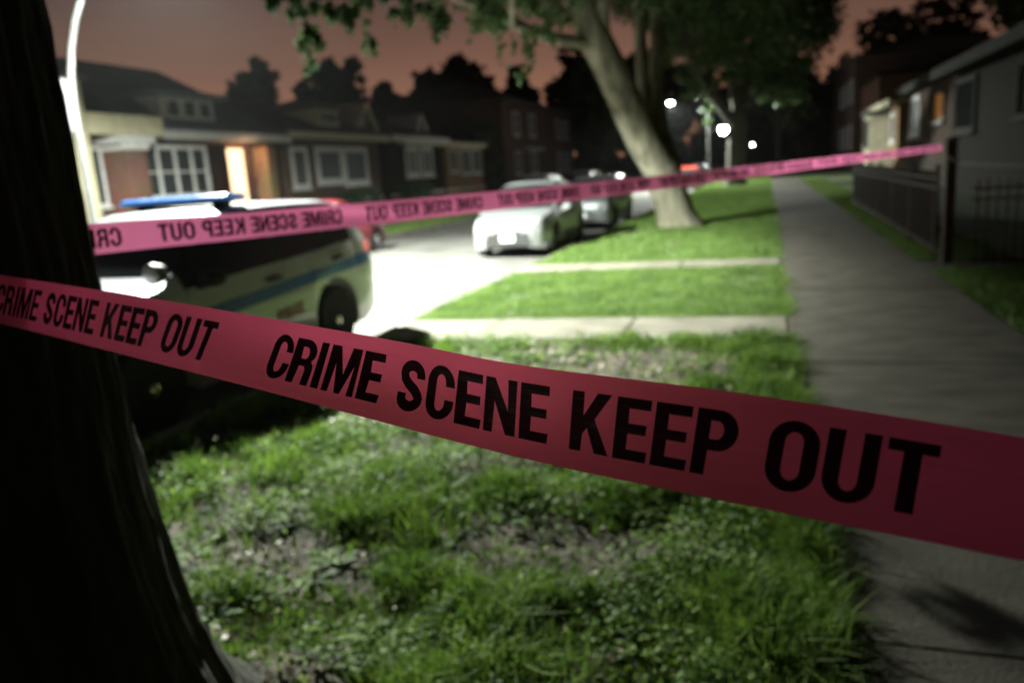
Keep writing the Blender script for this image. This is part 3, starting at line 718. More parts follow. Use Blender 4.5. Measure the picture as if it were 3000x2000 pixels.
def auto_tree(label, x, y, h, rx, n, size, base_frac=0.3, group='trees', lean=0.0, leaf='leaf_far', tr=0.25, seed=0, lobes=7, name='tree', extra=()):
    r_ = random.Random(seed); zc = h*(base_frac + (1-base_frac)*0.5); rz = h*(1-base_frac)/2
    blobs = [(x, y, zc, rx*0.62, rx*0.62, rz*0.75)]
    limbs = []
    for i in range(lobes):
        a = 2*PI*i/lobes + r_.uniform(-.3, .3); rr = rx*r_.uniform(0.45, 0.72); zz = zc + rz*r_.uniform(-0.55, 0.62); s = r_.uniform(0.30, 0.46)
        bx, by = x + math.cos(a)*rr, y + math.sin(a)*rr
        blobs.append((bx, by, zz, rx*s, rx*s, rz*s*1.05))
        limbs.append(([(x, y, h*base_frac*0.8), ((x+bx)/2, (y+by)/2, (h*base_frac + zz)/2 + 0.3), (bx, by, zz)], [tr*0.5, tr*0.32, tr*0.1]))
    blobs.append((x + r_.uniform(-1, 1)*rx*0.3, y, zc + rz*0.68, rx*0.36, rx*0.36, rz*0.34))
    blobs += list(extra)
    return tree(label, (x, y, 0), ([(x, y, -0.1), (x, y, 0.4), (x+lean*.3, y, h*base_frac), (x+lean, y, zc+rz*0.3)], [tr*1.5, tr*1.1, tr*0.85, tr*0.3]), limbs, blobs, n, size, leaf=leaf, group=group, name=name)

# big dark trunk at the left that the tapes are tied round
def root_flare():
    mb = MB(); n = 180; cx, cy = -1.84, 1.21
    zs0 = [-0.1, 0.0, 0.05, 0.12, 0.22, 0.36, 0.55, 0.8, 1.1, 1.5, 1.9, 2.3, 2.7, 3.1, 3.5, 4.0]
    base = [0.84, 0.78, 0.74, 0.70, 0.64, 0.57, 0.50, 0.46, 0.43, 0.42, 0.415, 0.41, 0.41, 0.42, 0.44, 0.42]
    zs = list(np.arange(-0.1, 4.0, 0.05)); base = list(np.interp(zs, zs0, base))
    for i, (z, r0) in enumerate(zip(zs, base)):
        k1 = max(0, 1 - z/0.55)
        for k in range(n):
            a = 2*PI*k/n
            r = r0*(1 + 0.16*k1*math.sin(5*a+0.6) + 0.05*k1*math.sin(9*a) + 0.02*math.sin(7*a + z*1.1) + 0.012*math.sin(17*a - z*2.2) + 0.020*abs(math.sin(22*a + 1.3*math.sin(z*3.1) + 0.8*math.sin(a*5+z*7))) + 0.010*abs(math.sin(41*a + 2*math.sin(z*5))) + random.uniform(-0.006, 0.006))
            mb.v.append((cx + r*math.cos(a) - 0.02*z, cy + r*math.sin(a), z))
    for i in range(len(zs)-1):
        for k in range(n):
            k2 = (k+1) % n; mb.f.append((i*n+k, i*n+k2, (i+1)*n+k2, (i+1)*n+k)); mb.m.append(0)
    mb.tube([(-1.92, 1.21, 3.8), (-2.5, 0.9, 5.0), (-3.1, 0.3, 6.8)], [0.30, 0.22, 0.10], 14)
    mb.tube([(-1.92, 1.21, 3.8), (-1.6, 1.5, 5.2), (-1.0, 1.9, 7.2)], [0.30, 0.20, 0.08], 14)
    mb.tube([(-1.92, 1.21, 3.8), (-2.2, 2.0, 5.2), (-2.6, 3.0, 7.2)], [0.26, 0.18, 0.08], 14)
    mb.tube([(-2.2, 2.0, 5.2), (-2.8, 3.6, 5.9), (-3.6, 5.6, 5.4), (-4.1, 7.0, 4.3), (-4.3, 7.5, 3.5)], [0.10, 0.07, 0.05, 0.025, 0.008], 8)
    return mb
HANG = [(-4.58, 7.4, 3.56, .24, .3, .14), (-4.21, 7.4, 3.38, .22, .3, .14), (-4.28, 7.2, 3.12, .14, .2, .17), (-4.33, 7.25, 2.98, .06, .1, .1), (-3.97, 7.6, 3.38, .16, .2, .13), (-3.8, 7.5, 3.13, .08, .1, .12), (-4.2, 7.8, 3.62, .34, .4, .12), (-3.62, 8.0, 3.55, .22, .3, .12), (-3.82, 9.0, 3.62, .26, .3, .10), (-3.62, 9.0, 3.50, .15, .2, .13)]
bt = thing('tree', 'huge dark tree trunk filling the left edge, tapes tied round it', 'tree', (-1.84, 1.21, 0), group='street trees on the parkway')
root_flare().build('trunk', M['bark_dark'], bt, smooth=True)
crown_mesh('crown', [(-3.2, 0.2, 8.2, 1.9, 1.9, 1.3), (-1.0, 2.2, 8.6, 1.9, 1.9, 1.3), (-2.6, 3.4, 8.6, 1.8, 1.8, 1.3), (-3.6, 5.8, 5.9, .8, .8, .4)], 5000, 0.09, M['leaf'], bt)
V_ = crown_mesh('hanging_leaves', HANG, 1700, 0.052, M['leaf'], bt, droop=0.05)

# leaning, forked tree in the middle of the parkway
limbA = [(-2.74, 21.8, 1.56), (-3.14, 21.5, 2.34), (-3.46, 21.2, 3.2), (-3.71, 20.9, 3.93), (-4.09, 20.4, 4.85), (-4.40, 20.0, 5.8), (-5.2, 19.0, 8.0), (-5.8, 18.0, 10)]
tree('leaning tree with a pale forked trunk, standing on the lit grass behind the parked cars', (-2.3, 22, 0),
     ([(-2.28, 22.0, -0.15), (-2.30, 22, 0.05), (-2.38, 21.98, 0.3), (-2.50, 21.95, 0.75), (-2.60, 21.88, 1.15), (-2.74, 21.8, 1.6), (-2.95, 21.65, 2.0)], [0.74, 0.60, 0.52, 0.49, 0.50, 0.47, 0.42]),
     [(limbA, [0.46, 0.44, 0.43, 0.42, 0.40, 0.34, 0.20, 0.08]),
      ([(-2.72, 21.95, 1.5), (-2.88, 22.05, 2.15), (-3.08, 22.2, 2.95), (-3.23, 22.4, 4.01), (-3.34, 22.8, 6.09), (-3.3, 23.2, 9)], [0.36, 0.24, 0.20, 0.18, 0.17, 0.08]),
      ([(-2.50, 22.05, 1.0), (-2.56, 22.2, 1.75), (-2.84, 22.6, 2.75), (-2.94, 23.0, 4.03), (-2.9, 23.6, 6.18), (-2.7, 24.0, 9)], [0.36, 0.30, 0.22, 0.21, 0.20, 0.10]),
      ([(-4.15, 20.4, 4.75), (-4.98, 19.0, 4.81), (-5.34, 17.5, 4.93), (-5.58, 16.0, 5.07), (-6.4, 14.2, 5.4)], [0.17, 0.12, 0.10, 0.07, 0.03]),
      ([(-3.9, 20.65, 4.4), (-3.85, 20.2, 5.4), (-3.5, 19.6, 7.4)], [0.20, 0.17, 0.07]),
      ([(-4.98, 19.0, 4.81), (-6.2, 17.2, 5.6), (-7.6, 16.4, 6.4)], [0.08, 0.06, 0.03]),
      ([(-5.34, 17.5, 4.93), (-4.4, 14.6, 5.0), (-3.7, 12.0, 4.3)], [0.06, 0.045, 0.02])],
     [(-3.84, 11.2, 4.0, 0.4, 0.5, 0.2), (-3.62, 11.0, 3.66, 0.14, 0.2, 0.16), (-3.5, 11.0, 3.5, 0.10, 0.12, 0.16), (-3.47, 12.0, 3.7, 0.2, 0.25, 0.2), (-3.47, 12.0, 3.32, 0.07, 0.1, 0.2), (-3.3, 13, 4.1, 0.4, 0.5, 0.22), (-3.65, 12, 4.2, 0.5, 0.5, 0.18),
      (-4.8, 15.2, 4.8, 0.8, 1.0, 0.6), (-4.65, 15.8, 4.0, 0.25, 0.25, 0.5), (-5.9, 15.6, 5.6, 1.3, 1.4, 0.7), (-4.4, 17.4, 5.4, 1.0, 1.2, 0.7), (-3.2, 20.0, 6.5, 1.8, 2.0, 1.1), (-1.2, 22.2, 6.4, 2.0, 2.0, 1.3), (-0.6, 24.5, 5.6, 1.8, 2.2, 1.5),
      (-4.5, 20, 8.5, 3.2, 3.2, 1.8), (-1.2, 24, 8.8, 3.2, 3.2, 2.0), (-5.5, 24, 8.0, 2.6, 3.0, 1.8), (-7.4, 17.8, 7.6, 2.0, 2.2, 1.3)],
     36000, 0.085, bark='bark', leaf='leaf', group='street trees on the parkway', droop=0.10, nseg=16)
# second parkway tree, its trunk between the bright lamp and the sidewalk
tree('farther parkway tree, its dark trunk left of the bright end of the sidewalk', (-2.0, 54, 0),
     ([(-2.0, 54, -0.1), (-2.0, 54, 0.5), (-1.95, 54, 2.5), (-1.8, 54, 4.6)], [0.85, 0.62, 0.55, 0.50]),
     [([(-1.8, 54, 4.4), (-2.2, 54, 7), (-2.6, 53.5, 11)], [0.36, 0.28, 0.1]), ([(-1.8, 54, 4.4), (-1.3, 54.2, 7), (-0.4, 54.6, 11)], [0.36, 0.26, 0.1]),
      ([(-2.0, 54, 3.8), (-3.4, 52.5, 5.8), (-4.7, 50.5, 8.6), (-5.2, 50, 11)], [0.3, 0.27, 0.2, 0.1]), ([(-1.8, 54, 4.6), (0.4, 53, 6.4), (2.2, 52, 8)], [0.2, 0.14, 0.06])],
     [(-4.4, 53, 9.6, 2.7, 2.7, 2.4), (-1.6, 54, 11.5, 3.2, 3.2, 2.6), (1.3, 53, 8.6, 2.2, 2.4, 2.2), (0.6, 54, 5.9, 1.7, 1.7, 1.2), (-0.2, 53, 7.2, 2.0, 2.0, 1.3), (-3.2, 53, 7.0, 1.5, 1.6, 1.2), (2.6, 54, 9.8, 1.8, 1.8, 1.6), (-6.2, 52, 11.5, 2.4, 2.4, 2.0), (1.5, 54, 12.5, 2.6, 2.6, 1.6),
      (-3.7, 55, 4.9, 0.5, 0.5, 0.9), (-4.6, 54, 6.5, 1.2, 1.2, 0.8)],
     26000, 0.17, leaf='leaf', group='street trees on the parkway')
auto_tree('tree on the opposite parkway, bright leaves beside the curved lamp pole', -17.6, 12.6, 9.5, 3.1, 9000, 0.10, 0.42, leaf='leaf', seed=2, group='trees across the street', extra=[(-16.1, 14.0, 5.6, .55, .6, .5), (-16.2, 14.2, 4.9, .4, .4, .4), (-16.6, 13.9, 6.2, .9, .8, .5), (-16.0, 14.4, 4.3, .2, .2, .3)])
GB = 'dark trees behind the houses across the street'
auto_tree('ragged dark tree top rising behind the brown roofed bungalow, left of the dormer', -40, 57.5, 12.0, 3.4, 9000, 0.40, 0.15, GB, seed=3)
auto_tree('round dark tree top behind the small white dormer', -40, 70.5, 14.2, 3.7, 10000, 0.40, 0.15, GB, seed=4)
auto_tree('low dark tree behind the two white gables', -40, 83, 12.6, 4.2, 10000, 0.42, 0.12, GB, seed=5)
auto_tree('tall loose tree standing alone against the orange sky', -40, 103, 17.4, 5.6, 9000, 0.5, 0.38, GB, seed=6, lobes=10)
auto_tree('dark tree directly behind the two storey brick house', -36, 121, 18.0, 3.6, 11000, 0.5, 0.2, GB, seed=7)
auto_tree('broad dark tree between the brick house and the leaning trunk', -29, 130, 22, 6.2, 12000, 0.45, 0.1, GB, seed=8, lobes=11)
auto_tree('dark bushy tree in the gap between the far bungalow and the brick house', -24.5, 66.0, 6.6, 2.8, 6000, 0.18, 0.05, GB, seed=9)
GS = 'dark trees lining the far end of the street'
for i, (x, y, h, rx, lab) in enumerate([(-19, 95, 14, 5, 'dark street tree behind the tall lamp at the leaning trunk'), (-14, 120, 17, 7, 'dark tree over the far end of the road'), (-3, 132, 12, 5.5, 'dark tree behind the brightest far lamp'),
        (4.5, 112, 11, 4.5, 'dark tree closing the far end of the sidewalk'), (-8, 185, 20, 10, 'big faint tree at the very end of the road'), (6.5, 150, 17, 7, 'tall dark tree left of the tall brick house'), (1, 90, 13, 4, 'dark leafy tree arching over the sidewalk end')]):
    auto_tree(lab, x, y, h, rx, 9000, 0.40 + y*0.001, 0.12 if i != 6 else 0.35, GS, seed=20+i, leaf='leaf_far')
auto_tree('dome shaped dark tree rising behind the houses on the right', 17.0, 108, 18.6, 9.6, 12000, 0.42, 0.2, 'dark trees behind the houses on the right', seed=31)
auto_tree('dark tree behind the nearest roof at the upper right', 17.5, 58, 13.5, 4.6, 7000, 0.28, 0.2, 'dark trees behind the houses on the right', seed=32)
# far woods that close the view
wb = []
for i in range(90):
    a = math.radians(-95 + i*2.0); R_ = 235 + random.uniform(-20, 30); wb.append((math.sin(a)*R_, math.cos(a)*R_, 4, 9, 9, random.uniform(5.5, 8.0)))
o = crown_mesh('distant_woods', wb, 50000, 2.0, M['leaf_far'], None); tag(o, kind='stuff')

# ------------------------------------------------------------------ vehicles
def smooth_interp(x, xs, ys):
    xs = np.asarray(xs, float); ys = np.asarray(ys, float); m = np.gradient(ys, xs)
    # limit slopes a little so that profiles do not overshoot
    x = np.clip(x, xs[0], xs[-1]); i = np.clip(np.searchsorted(xs, x, side='right')-1, 0, len(xs)-2)
    h = xs[i+1]-xs[i]; u = (x-xs[i])/h; d = (ys[i+1]-ys[i])/h
    m0 = np.clip(m[i], np.minimum(0, 3*d), np.maximum(0, 3*d)); m1 = np.clip(m[i+1], np.minimum(0, 3*d), np.maximum(0, 3*d))
    return (2*u**3-3*u**2+1)*ys[i] + (u**3-2*u**2+u)*h*m0 + (-2*u**3+3*u**2)*ys[i+1] + (u**3-u**2)*h*m1
SPEC_SUV = dict(L=4.95, hw=0.98, wr=0.39, axles=(0.92, 3.80),
    top=([0, .06, .25, .6, 1.28, 1.40, 1.95, 2.25, 2.9, 3.7, 4.35, 4.60, 4.80, 4.92, 4.95], [.72, .92, 1.04, 1.11, 1.19, 1.235, 1.60, 1.715, 1.765, 1.755, 1.715, 1.65, 1.25, 1.10, .95]),
    belt=([0, .5, 1.3, 2.2, 3.4, 4.3, 4.95], [.9, 1.0, 1.08, 1.12, 1.17, 1.22, 1.20]),
    bot=([0, .15, .4, 4.5, 4.8, 4.95], [.34, .27, .25, .28, .36, .45]), cowl=1.38, rf=2.15, rb=4.50, rend=4.78,
    plan=([0, .08, .3, .8, 1.4, 4.2, 4.7, 4.88, 4.95], [.60, .78, .92, .985, 1, 1, .96, .88, .76]), roofw=0.755, pillars=[(2.80, 2.90), (3.72, 3.84)], wstart=1.66, wend=4.36)
SPEC_HATCH = dict(L=4.36, hw=0.91, wr=0.325, axles=(0.86, 3.50),
    top=([0, .06, .22, .5, 1.0, 1.18, 1.75, 2.1, 2.6, 3.3, 3.75, 4.1, 4.28, 4.36], [.62, .76, .85, .90, .975, 1.00, 1.42, 1.53, 1.56, 1.51, 1.38, 1.10, 1.0, .82]),
    belt=([0, .5, 1.2, 2.2, 3.4, 4.36], [.76, .80, .88, .95, 1.00, 1.02]),
    bot=([0, .15, .4, 4.0, 4.25, 4.36], [.24, .19, .19, .21, .30, .42]), cowl=1.14, rf=1.95, rb=3.60, rend=4.10,
    plan=([0, .08, .3, .7, 1.2, 3.6, 4.1, 4.28, 4.36], [.58, .78, .91, .975, 1, 1, .94, .85, .72]), roofw=0.71, pillars=[(2.46, 2.56)], wstart=1.50, wend=3.55)
SPEC_MINI = dict(L=4.60, hw=0.92, wr=0.35, axles=(0.88, 3.56),
    top=([0, .06, .22, .6, 1.15, 1.28, 1.85, 2.15, 2.8, 3.6, 4.15, 4.42, 4.54, 4.60], [.70, .86, .96, 1.03, 1.10, 1.14, 1.50, 1.60, 1.65, 1.63, 1.54, 1.16, 1.05, .90]),
    belt=([0, .5, 1.3, 2.2, 3.4, 4.60], [.88, .94, 1.02, 1.06, 1.10, 1.10]),
    bot=([0, .15, .4, 4.2, 4.5, 4.60], [.30, .24, .23, .26, .34, .46]), cowl=1.24, rf=2.0, rb=4.05, rend=4.40,
    plan=([0, .08, .3, .8, 1.3, 3.9, 4.35, 4.54, 4.60], [.58, .78, .92, .98, 1, 1, .95, .87, .74]), roofw=0.74, pillars=[(2.66, 2.76), (3.62, 3.74)], wstart=1.58, wend=3.98)

def car(name, label, spec, paint, loc, rz, group, lights_on=False, rim='rim', police=False, plate_front=True, glow_tail=False):
    S = spec; L = S['L']; hw = S['hw']; wr = S['wr']
    r = thing(name, label, 'car', loc, rz, group, local=True)
    xs = np.unique(np.concatenate([np.linspace(0, L, 76), [0, .03, .07, .12, .18, L-.12, L-.06, L-.02], [S['cowl'], S['rf'], S['rb'], S['rend'], S['wstart'], S['wend']]] + [np.array(p) for p in S['pillars']]
                     + [a + wr*1.2*np.cos(np.linspace(0, PI, 17)) for a in S['axles']]))
    xs = xs[np.concatenate([[True], np.diff(xs) > 0.006])]
    T = smooth_interp(xs, *S['top']); B0 = smooth_interp(xs, *S['belt']); Z0 = smooth_interp(xs, *S['bot']); Wd = smooth_interp(xs, *S['plan'])*hw
    B = np.minimum(B0, T-0.045)
    ZA = Z0.copy()
    for a in S['axles']:
        R_ = wr*1.2; dd = R_**2-(xs-a)**2
        ZA = np.where(dd > 0, np.maximum(ZA, wr + np.sqrt(np.maximum(dd, 0))), ZA)
    rows = []
    def prof(i):
        g = T[i]-B[i]; k = min(1, g/0.42); w = Wd[i]; b = B[i]; t = T[i]; z0 = Z0[i]; za = min(ZA[i], b-0.12)
        rw = w*((0.93)*(1-k) + S['roofw']*k)
        return [(0, z0+.04), (w*.80, z0+.04), (w*.80, max(za, z0+.04)-.0), (w*.955, za), (w*.985, za+.06*(b-za)+.0), (w, za + .40*(b-za)), (w*1.0, za+.62*(b-za)), (w*.985, za + .85*(b-za)), (w*.955, b),
                (w*.945, b+.02*k+.004), (w*.945*.55+rw*.45, b+.5*g), (rw*1.02, t-.16*g-.012), (rw*.96, t-.075*g-.006), (rw*.80, t-.02*g-.003), (rw*.45, t-.002), (0, t)]
    P = [prof(i) for i in range(len(xs))]; NR = len(P[0])
    # both halves
    V = []; idx = {}
    for i, x in enumerate(xs):
        for s in (1, -1):
            for j, (y, z) in enumerate(P[i]):
                if s == -1 and y == 0: idx[(i, j, -1)] = idx[(i, j, 1)]; continue
                idx[(i, j, s)] = len(V); V.append((x, s*y, z))
    groups = {}
    for i in range(len(xs)-1):
        xm = (xs[i]+xs[i+1])/2
        for s in (1, -1):
            for j in range(NR-1):
                zm = (P[i][j][1]+P[i][j+1][1])/2; g = (T[i]-B[i])
                k = 'body'
                if 9 <= j <= 10 and S['wstart'] < xm < S['wend'] and g > 0.15 and not any(a <= xm <= b for a, b in S['pillars']):
                    # front quarter follows the pillar
                    n_ = sum(1 for a, b in S['pillars'] if xm > b); k = ('side_window', n_, s)
                if j == 11 and S['rf']+0.05 < xm < S['rb']-0.1 and not any(a <= xm <= b for a, b in S['pillars']): pass
                if police and 9 <= j <= 11 and S['cowl']+.05 < xm < S['wend'] and k == 'body' and g > .05: k = ('trim_and_shade', 0, s)  # black middle pillars are real; white front pillars are blackened as shade
                if j >= 12 and S['cowl'] < xm < S['rf']: k = ('windshield', 0, 0)
                if j >= 12 and S['rb'] < xm < S['rend']: k = ('rear_window', 0, 0)
                if 5 <= j <= 7 and 0.02 < xm < 0.42: k = ('headlight', 0, s) if (j >= 6 or xm > 0.1) and j != 5 else 'body'
                if j == 7 and L-0.30 < xm < L-0.05: k = ('tail_light', 0, s)
                q = (idx[(i,j,s)], idx[(i+1,j,s)], idx[(i+1,j+1,s)], idx[(i,j+1,s)])
                if len(set(q)) < 3: continue
                if s == 1: q = q[::-1]
                groups.setdefault(k, []).append(q)
    for i, rev in ((0, False), (len(xs)-1, True)):
        q = [idx[(i, j, 1)] for j in range(NR)] + [idx[(i, j, -1)] for j in range(NR-2, 0, -1)]
        groups['body'].append(tuple(q[::-1] if rev else q))
    V = np.array(V)
    def sub(faces, nm, mat, parent, push=0.0):
        used = sorted({a for f in faces for a in f}); mp = {a: i for i, a in enumerate(used)}
        mb = MB(); mb.v = [tuple(V[a]) for a in used]; mb.f = [tuple(mp[a] for a in f) for f in faces]; mb.m = [0]*len(faces)
        return mb.build(nm, mat, parent, smooth=True, origin=(0, 0, 0))
    body = sub(groups['body'], 'body', M[paint], r)
    for k, fs in groups.items():
        if k == 'body': continue
        mat = M['autoglass']
        if k[0] == 'trim_and_shade': mat = M['black_plastic']
        if k[0] == 'headlight': mat = M['led'] if lights_on else M['clear_lens']
        if k[0] == 'tail_light': mat = M['red_lens'] if glow_tail else M['red_lens_off']
        sub(fs, k[0], mat, r)
    # dark underside and wheel wells
    MB().box(0.35, L-0.35, -hw*.78, hw*.78, 0.20, 0.62).build('floor_pan', M['black_plastic'], r, origin=(0,0,0))
    # wheels
    for a in S['axles']:
        for s in (1, -1):
            y0 = s*(hw*0.985 - 0.11)
            prof_ = [(wr*.66, -.105), (wr*.92, -.105), (wr, -.075), (wr, .075), (wr*.93, .105), (wr*.70, .105), (wr*.66, .09)]
            w = MB().lathe(prof_, (a, y0, wr), 'y', 32).build('wheel', M['tyre'], r, smooth=True, origin=(0,0,0))
            mb = MB(); f = s*0.085
            mb.lathe([(wr*.68, f-.012*s), (wr*.66, f+.012*s), (wr*.58, f-.004*s), (wr*.56, f-.05*s)], (a, y0, wr), 'y', 28)
            for k in range(10 if rim == 'rim' else 14):
                an = 2*PI*k/(10 if rim == 'rim' else 14) + 0.1; c, d = math.cos(an), math.sin(an); hwid = 0.022
                y1 = y0 + f
                mb.tube([(a+c*wr*.12, y1-.004*s, wr+d*wr*.12), (a+c*wr*.62, y1-.002*s, wr+d*wr*.62)], [hwid, hwid*.7], 6)
            mb.build('rim', M[rim], w, smooth=True, origin=(0,0,0))
            MB().lathe([(wr*.16, f-.02*s), (wr*.16, f+.018*s), (wr*.05, f+.034*s)], (a, y0, wr), 'y', 16).build('hub_cap', M['chrome' if police else rim], w, smooth=True, origin=(0,0,0))
    # mirrors
    xm = S['wstart']-0.02; zb = float(np.interp(xm, xs, B))
    for s in (1, -1):
        y = s*(hw*.95)
        mb = MB(); b0 = 0
        ring = []
        for dx, k in ((-.10, .55), (-.06, .9), (0, 1), (.05, .95)):
            ring.append(len(mb.v)); n = 10
            for q in range(n):
                an = 2*PI*q/n; mb.v.append((xm+dx, y + s*(.14 + .115*k*math.cos(an)), zb+.07 + .075*k*math.sin(an)))
        for p_, q_ in zip(ring[:-1], ring[1:]):
            for q in range(10): mb.f.append((p_+q, p_+(q+1)%10, q_+(q+1)%10, q_+q)); mb.m.append(0)
        mb.f.append(tuple(range(ring[0], ring[0]+10))); mb.m.append(0); mb.f.append(tuple(range(ring[-1], ring[-1]+10))); mb.m.append(0)
        mb.box(xm-.05, xm+.01, min(y-.02*s, y+.08*s), max(y-.02*s, y+.08*s), zb-.01, zb+.05)
        mb.build('wing_mirror', M['black_plastic' if police else paint], r, smooth=True, origin=(0,0,0))
    # door handles and seams
    for s in (1, -1):
        ya = hw*.99
        for hx in ([S['pillars'][0][0]-.12, S['wend']-.46] if len(S['pillars']) > 1 else [S['pillars'][0][0]-.1, S['wend']-.25]):
            z = float(np.interp(hx, xs, B))-.12
            MB().tube([(hx-.14, s*(ya-.01), z), (hx-.10, s*(ya+.035), z+.004), (hx+.06, s*(ya+.035), z+.01), (hx+.10, s*(ya-.01), z+.01)], 0.018, 8).build('door_handle', M['black_plastic' if police else paint], r, smooth=True, origin=(0,0,0))
        for sx in (S['wstart']-.22, S['pillars'][0][0]+.05, min(S['wend']-.45, S['axles'][1]-.30)):
            mb = MB(); zt = float(np.interp(sx, xs, B)); zl = float(np.interp(sx, xs, Z0))
            for za, zc, q in ((zl+.06, zl+.45*(zt-zl), (.985, 1.0)), (zl+.45*(zt-zl), zt, (1.0, .965))):
                mb.quad([(sx-.005, s*(hw*q[0]+.003), za), (sx+.005, s*(hw*q[0]+.003), za), (sx+.005, s*(hw*q[1]+.003), zc), (sx-.005, s*(hw*q[1]+.003), zc)])
            mb.build('door_seam', M['black_plastic'], r, origin=(0,0,0))
    # front: upper grille, lower grille, plate, fog lamps
    zt = float(T[0]); zl = float(Z0[0]); fw = float(Wd[0])
    MB().box(-.012, .03, -fw*.55, fw*.55, zt-.10, zt-.03).build('grille', M['black_plastic'], r, bevel=.008, origin=(0,0,0))
    MB().prism([(-fw*1.0, zl+.05), (fw*1.0, zl+.05), (fw*.86, zl+.30), (-fw*.86, zl+.30)], 'x', -.016, .03).build('lower_grille', M['black_plastic'], r, origin=(0,0,0))
    if plate_front: MB().box(-.034, -.018, -.155, .155, zl+.13, zl+.28).build('licence_plate', M['plate'], r, bevel=.004, origin=(0,0,0))
    for s in (1, -1):
        MB().prism([(.10, zl+.04), (.30, zl+.05), (.34, zl+.20), (.22, zl+.16)] if s > 0 else [(.10, zl+.04), (.22, zl+.16), (.34, zl+.20), (.30, zl+.05)], 'y', s*(float(np.interp(.2, xs, Wd))*.90), s*(float(np.interp(.2, xs, Wd))*1.002)).build('fog_lamp_recess', M['black_plastic'], r, origin=(0,0,0))
    MB().box(L-.02, L+.03, -fw*.9, fw*.9, .40, .56).build('rear_bumper', M['black_plastic'], r, bevel=.02, origin=(0,0,0))
    # wipers
    return r, dict(xs=xs, B=B, T=T, Z0=Z0, Wd=Wd, P=P)
M['red_lens_off'] = surf('tail_lens_unlit', (0.35, 0.02, 0.02), (0.45, 0.03, 0.03), 9, 0.15, coat=0.9)

# the police car
SUVX = -5.52; SUVY = 3.86
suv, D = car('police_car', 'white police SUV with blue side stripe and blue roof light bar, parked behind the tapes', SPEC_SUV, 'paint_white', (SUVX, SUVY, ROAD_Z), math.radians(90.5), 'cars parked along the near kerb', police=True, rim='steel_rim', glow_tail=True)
def side_y(x, z):
    """outer half width of the body at x, z"""
    i = int(np.argmin(np.abs(D['xs']-x))); pr = D['P'][i][3:11]
    zz = [p[1] for p in pr]; yy = [p[0] for p in pr]; return float(np.interp(z, zz, yy))
def on_side(name, mat, polyfn, sides=(-1,), off=0.006):
    for s in sides:
        mb = MB(); polyfn(mb, s, off); mb.build(name, mat, suv, smooth=True, origin=(0,0,0))
def stripe(mb, s, off):
    X = np.linspace(0.55, 4.72, 60)
    for a, b in zip(X[:-1], X[1:]):
        def zc(x): return 0.80 + 0.052*(x-0.55)
        ha = 0.062; rows = np.linspace(-ha, ha, 5)
        for u, v in zip(rows[:-1], rows[1:]):
            mb.quad([(a, s*(side_y(a, zc(a)+u)+off), zc(a)+u), (b, s*(side_y(b, zc(b)+u)+off), zc(b)+u), (b, s*(side_y(b, zc(b)+v)+off), zc(b)+v), (a, s*(side_y(a, zc(a)+v)+off), zc(a)+v)])
on_side('blue_stripe', M['blue_stripe'], stripe, (-1, 1))
def side_text(txt, x0, z0, hgt, slope, mat, s):
    loops, w = layout(txt, 0.1, 0.4)
    V, T_, K = text_sheet(loops, -.05, w+.05, -.05, 1.05, 6, 2, keep_all=False)
    mb = MB()
    used = sorted({a for t in T_ for a in t}); mp = {a: i for i, a in enumerate(used)}
    for a in used:
        u, v = V[a]; xx = x0 + u*hgt; zz = z0 + v*hgt + slope*(u*hgt)
        mb.v.append((xx, s*(side_y(xx, zz)+.009), zz))
    mb.f = [tuple(mp[a] for a in t) for t in T_]; mb.m = [0]*len(mb.f)
    mb.build('red_lettering', mat, suv, origin=(0,0,0))
side_text("CHICAGO", 1.55, 0.60, 0.105, 0.05, M['red_letter'], -1)
side_text("POLICE", 2.62, 0.585, 0.125, 0.05, M['red_letter'], -1)
# roof bar, spotlight, antenna
zr = float(np.interp(2.72, D['xs'], D['T']))
bar = MB(); bar.prism([(2.52, zr+.035), (2.56, zr+.025), (2.86, zr+.025), (2.90, zr+.035), (2.88, zr+.048), (2.54, zr+.048)], 'y', -.60, .60)
for y in (-.45, .45): bar.box(2.60, 2.82, y-.03, y+.03, zr-.03, zr+.026)
lb = bar.build('light_bar', M['black_plastic'], suv, bevel=.006, origin=(0,0,0))
for ya, yb, mt in ((-.62, -.24, 'blue_lens'), (-.235, .235, 'blue_lens'), (.24, .62, 'blue_lens')):
    MB().prism([(2.52, zr+.050), (2.90, zr+.050), (2.885, zr+.085), (2.81, zr+.105), (2.61, zr+.105), (2.535, zr+.085)], 'y', ya, yb).build('lens', M[mt], lb, bevel=.012, origin=(0,0,0))
zs_ = 1.27; xs_ = 1.33
sp = MB(); sp.lathe([(.03, .10), (.07, .08), (.085, .0), (.085, -.03)], (xs_-.12, -.86, zs_), 'x', 20); sp.tube([(xs_-.03, -.84, zs_), (xs_+.10, -.80, zs_-.03)], .018, 8)
so = sp.build('spotlight', M['black_plastic'], suv, smooth=True, origin=(0,0,0))
MB().lathe([(.082, -.034), (.07, -.045), (.01, -.052)], (xs_-.12, -.86, zs_), 'x', 20).build('lens', M['clear_lens'], so, smooth=True, origin=(0,0,0))
zt_ = float(np.interp(3.55, D['xs'], D['T']))
MB().tube([(3.50, -.30, zt_-.02), (3.50, -.30, zt_+.05)], [.05, .018], 12).tube([(3.50, -.30, zt_+.05), (3.66, -.30, zt_+.42)], [.008, .004], 6).build('antenna', M['black_plastic'], suv, smooth=True, origin=(0,0,0))
MB().lathe([(.055, -.015), (.06, .0), (.045, .03), (.01, .04)], (3.2, -.1, zt_+.015), 'z', 16).build('roof_dome', M['clear_lens'], suv, smooth=True, origin=(0,0,0))

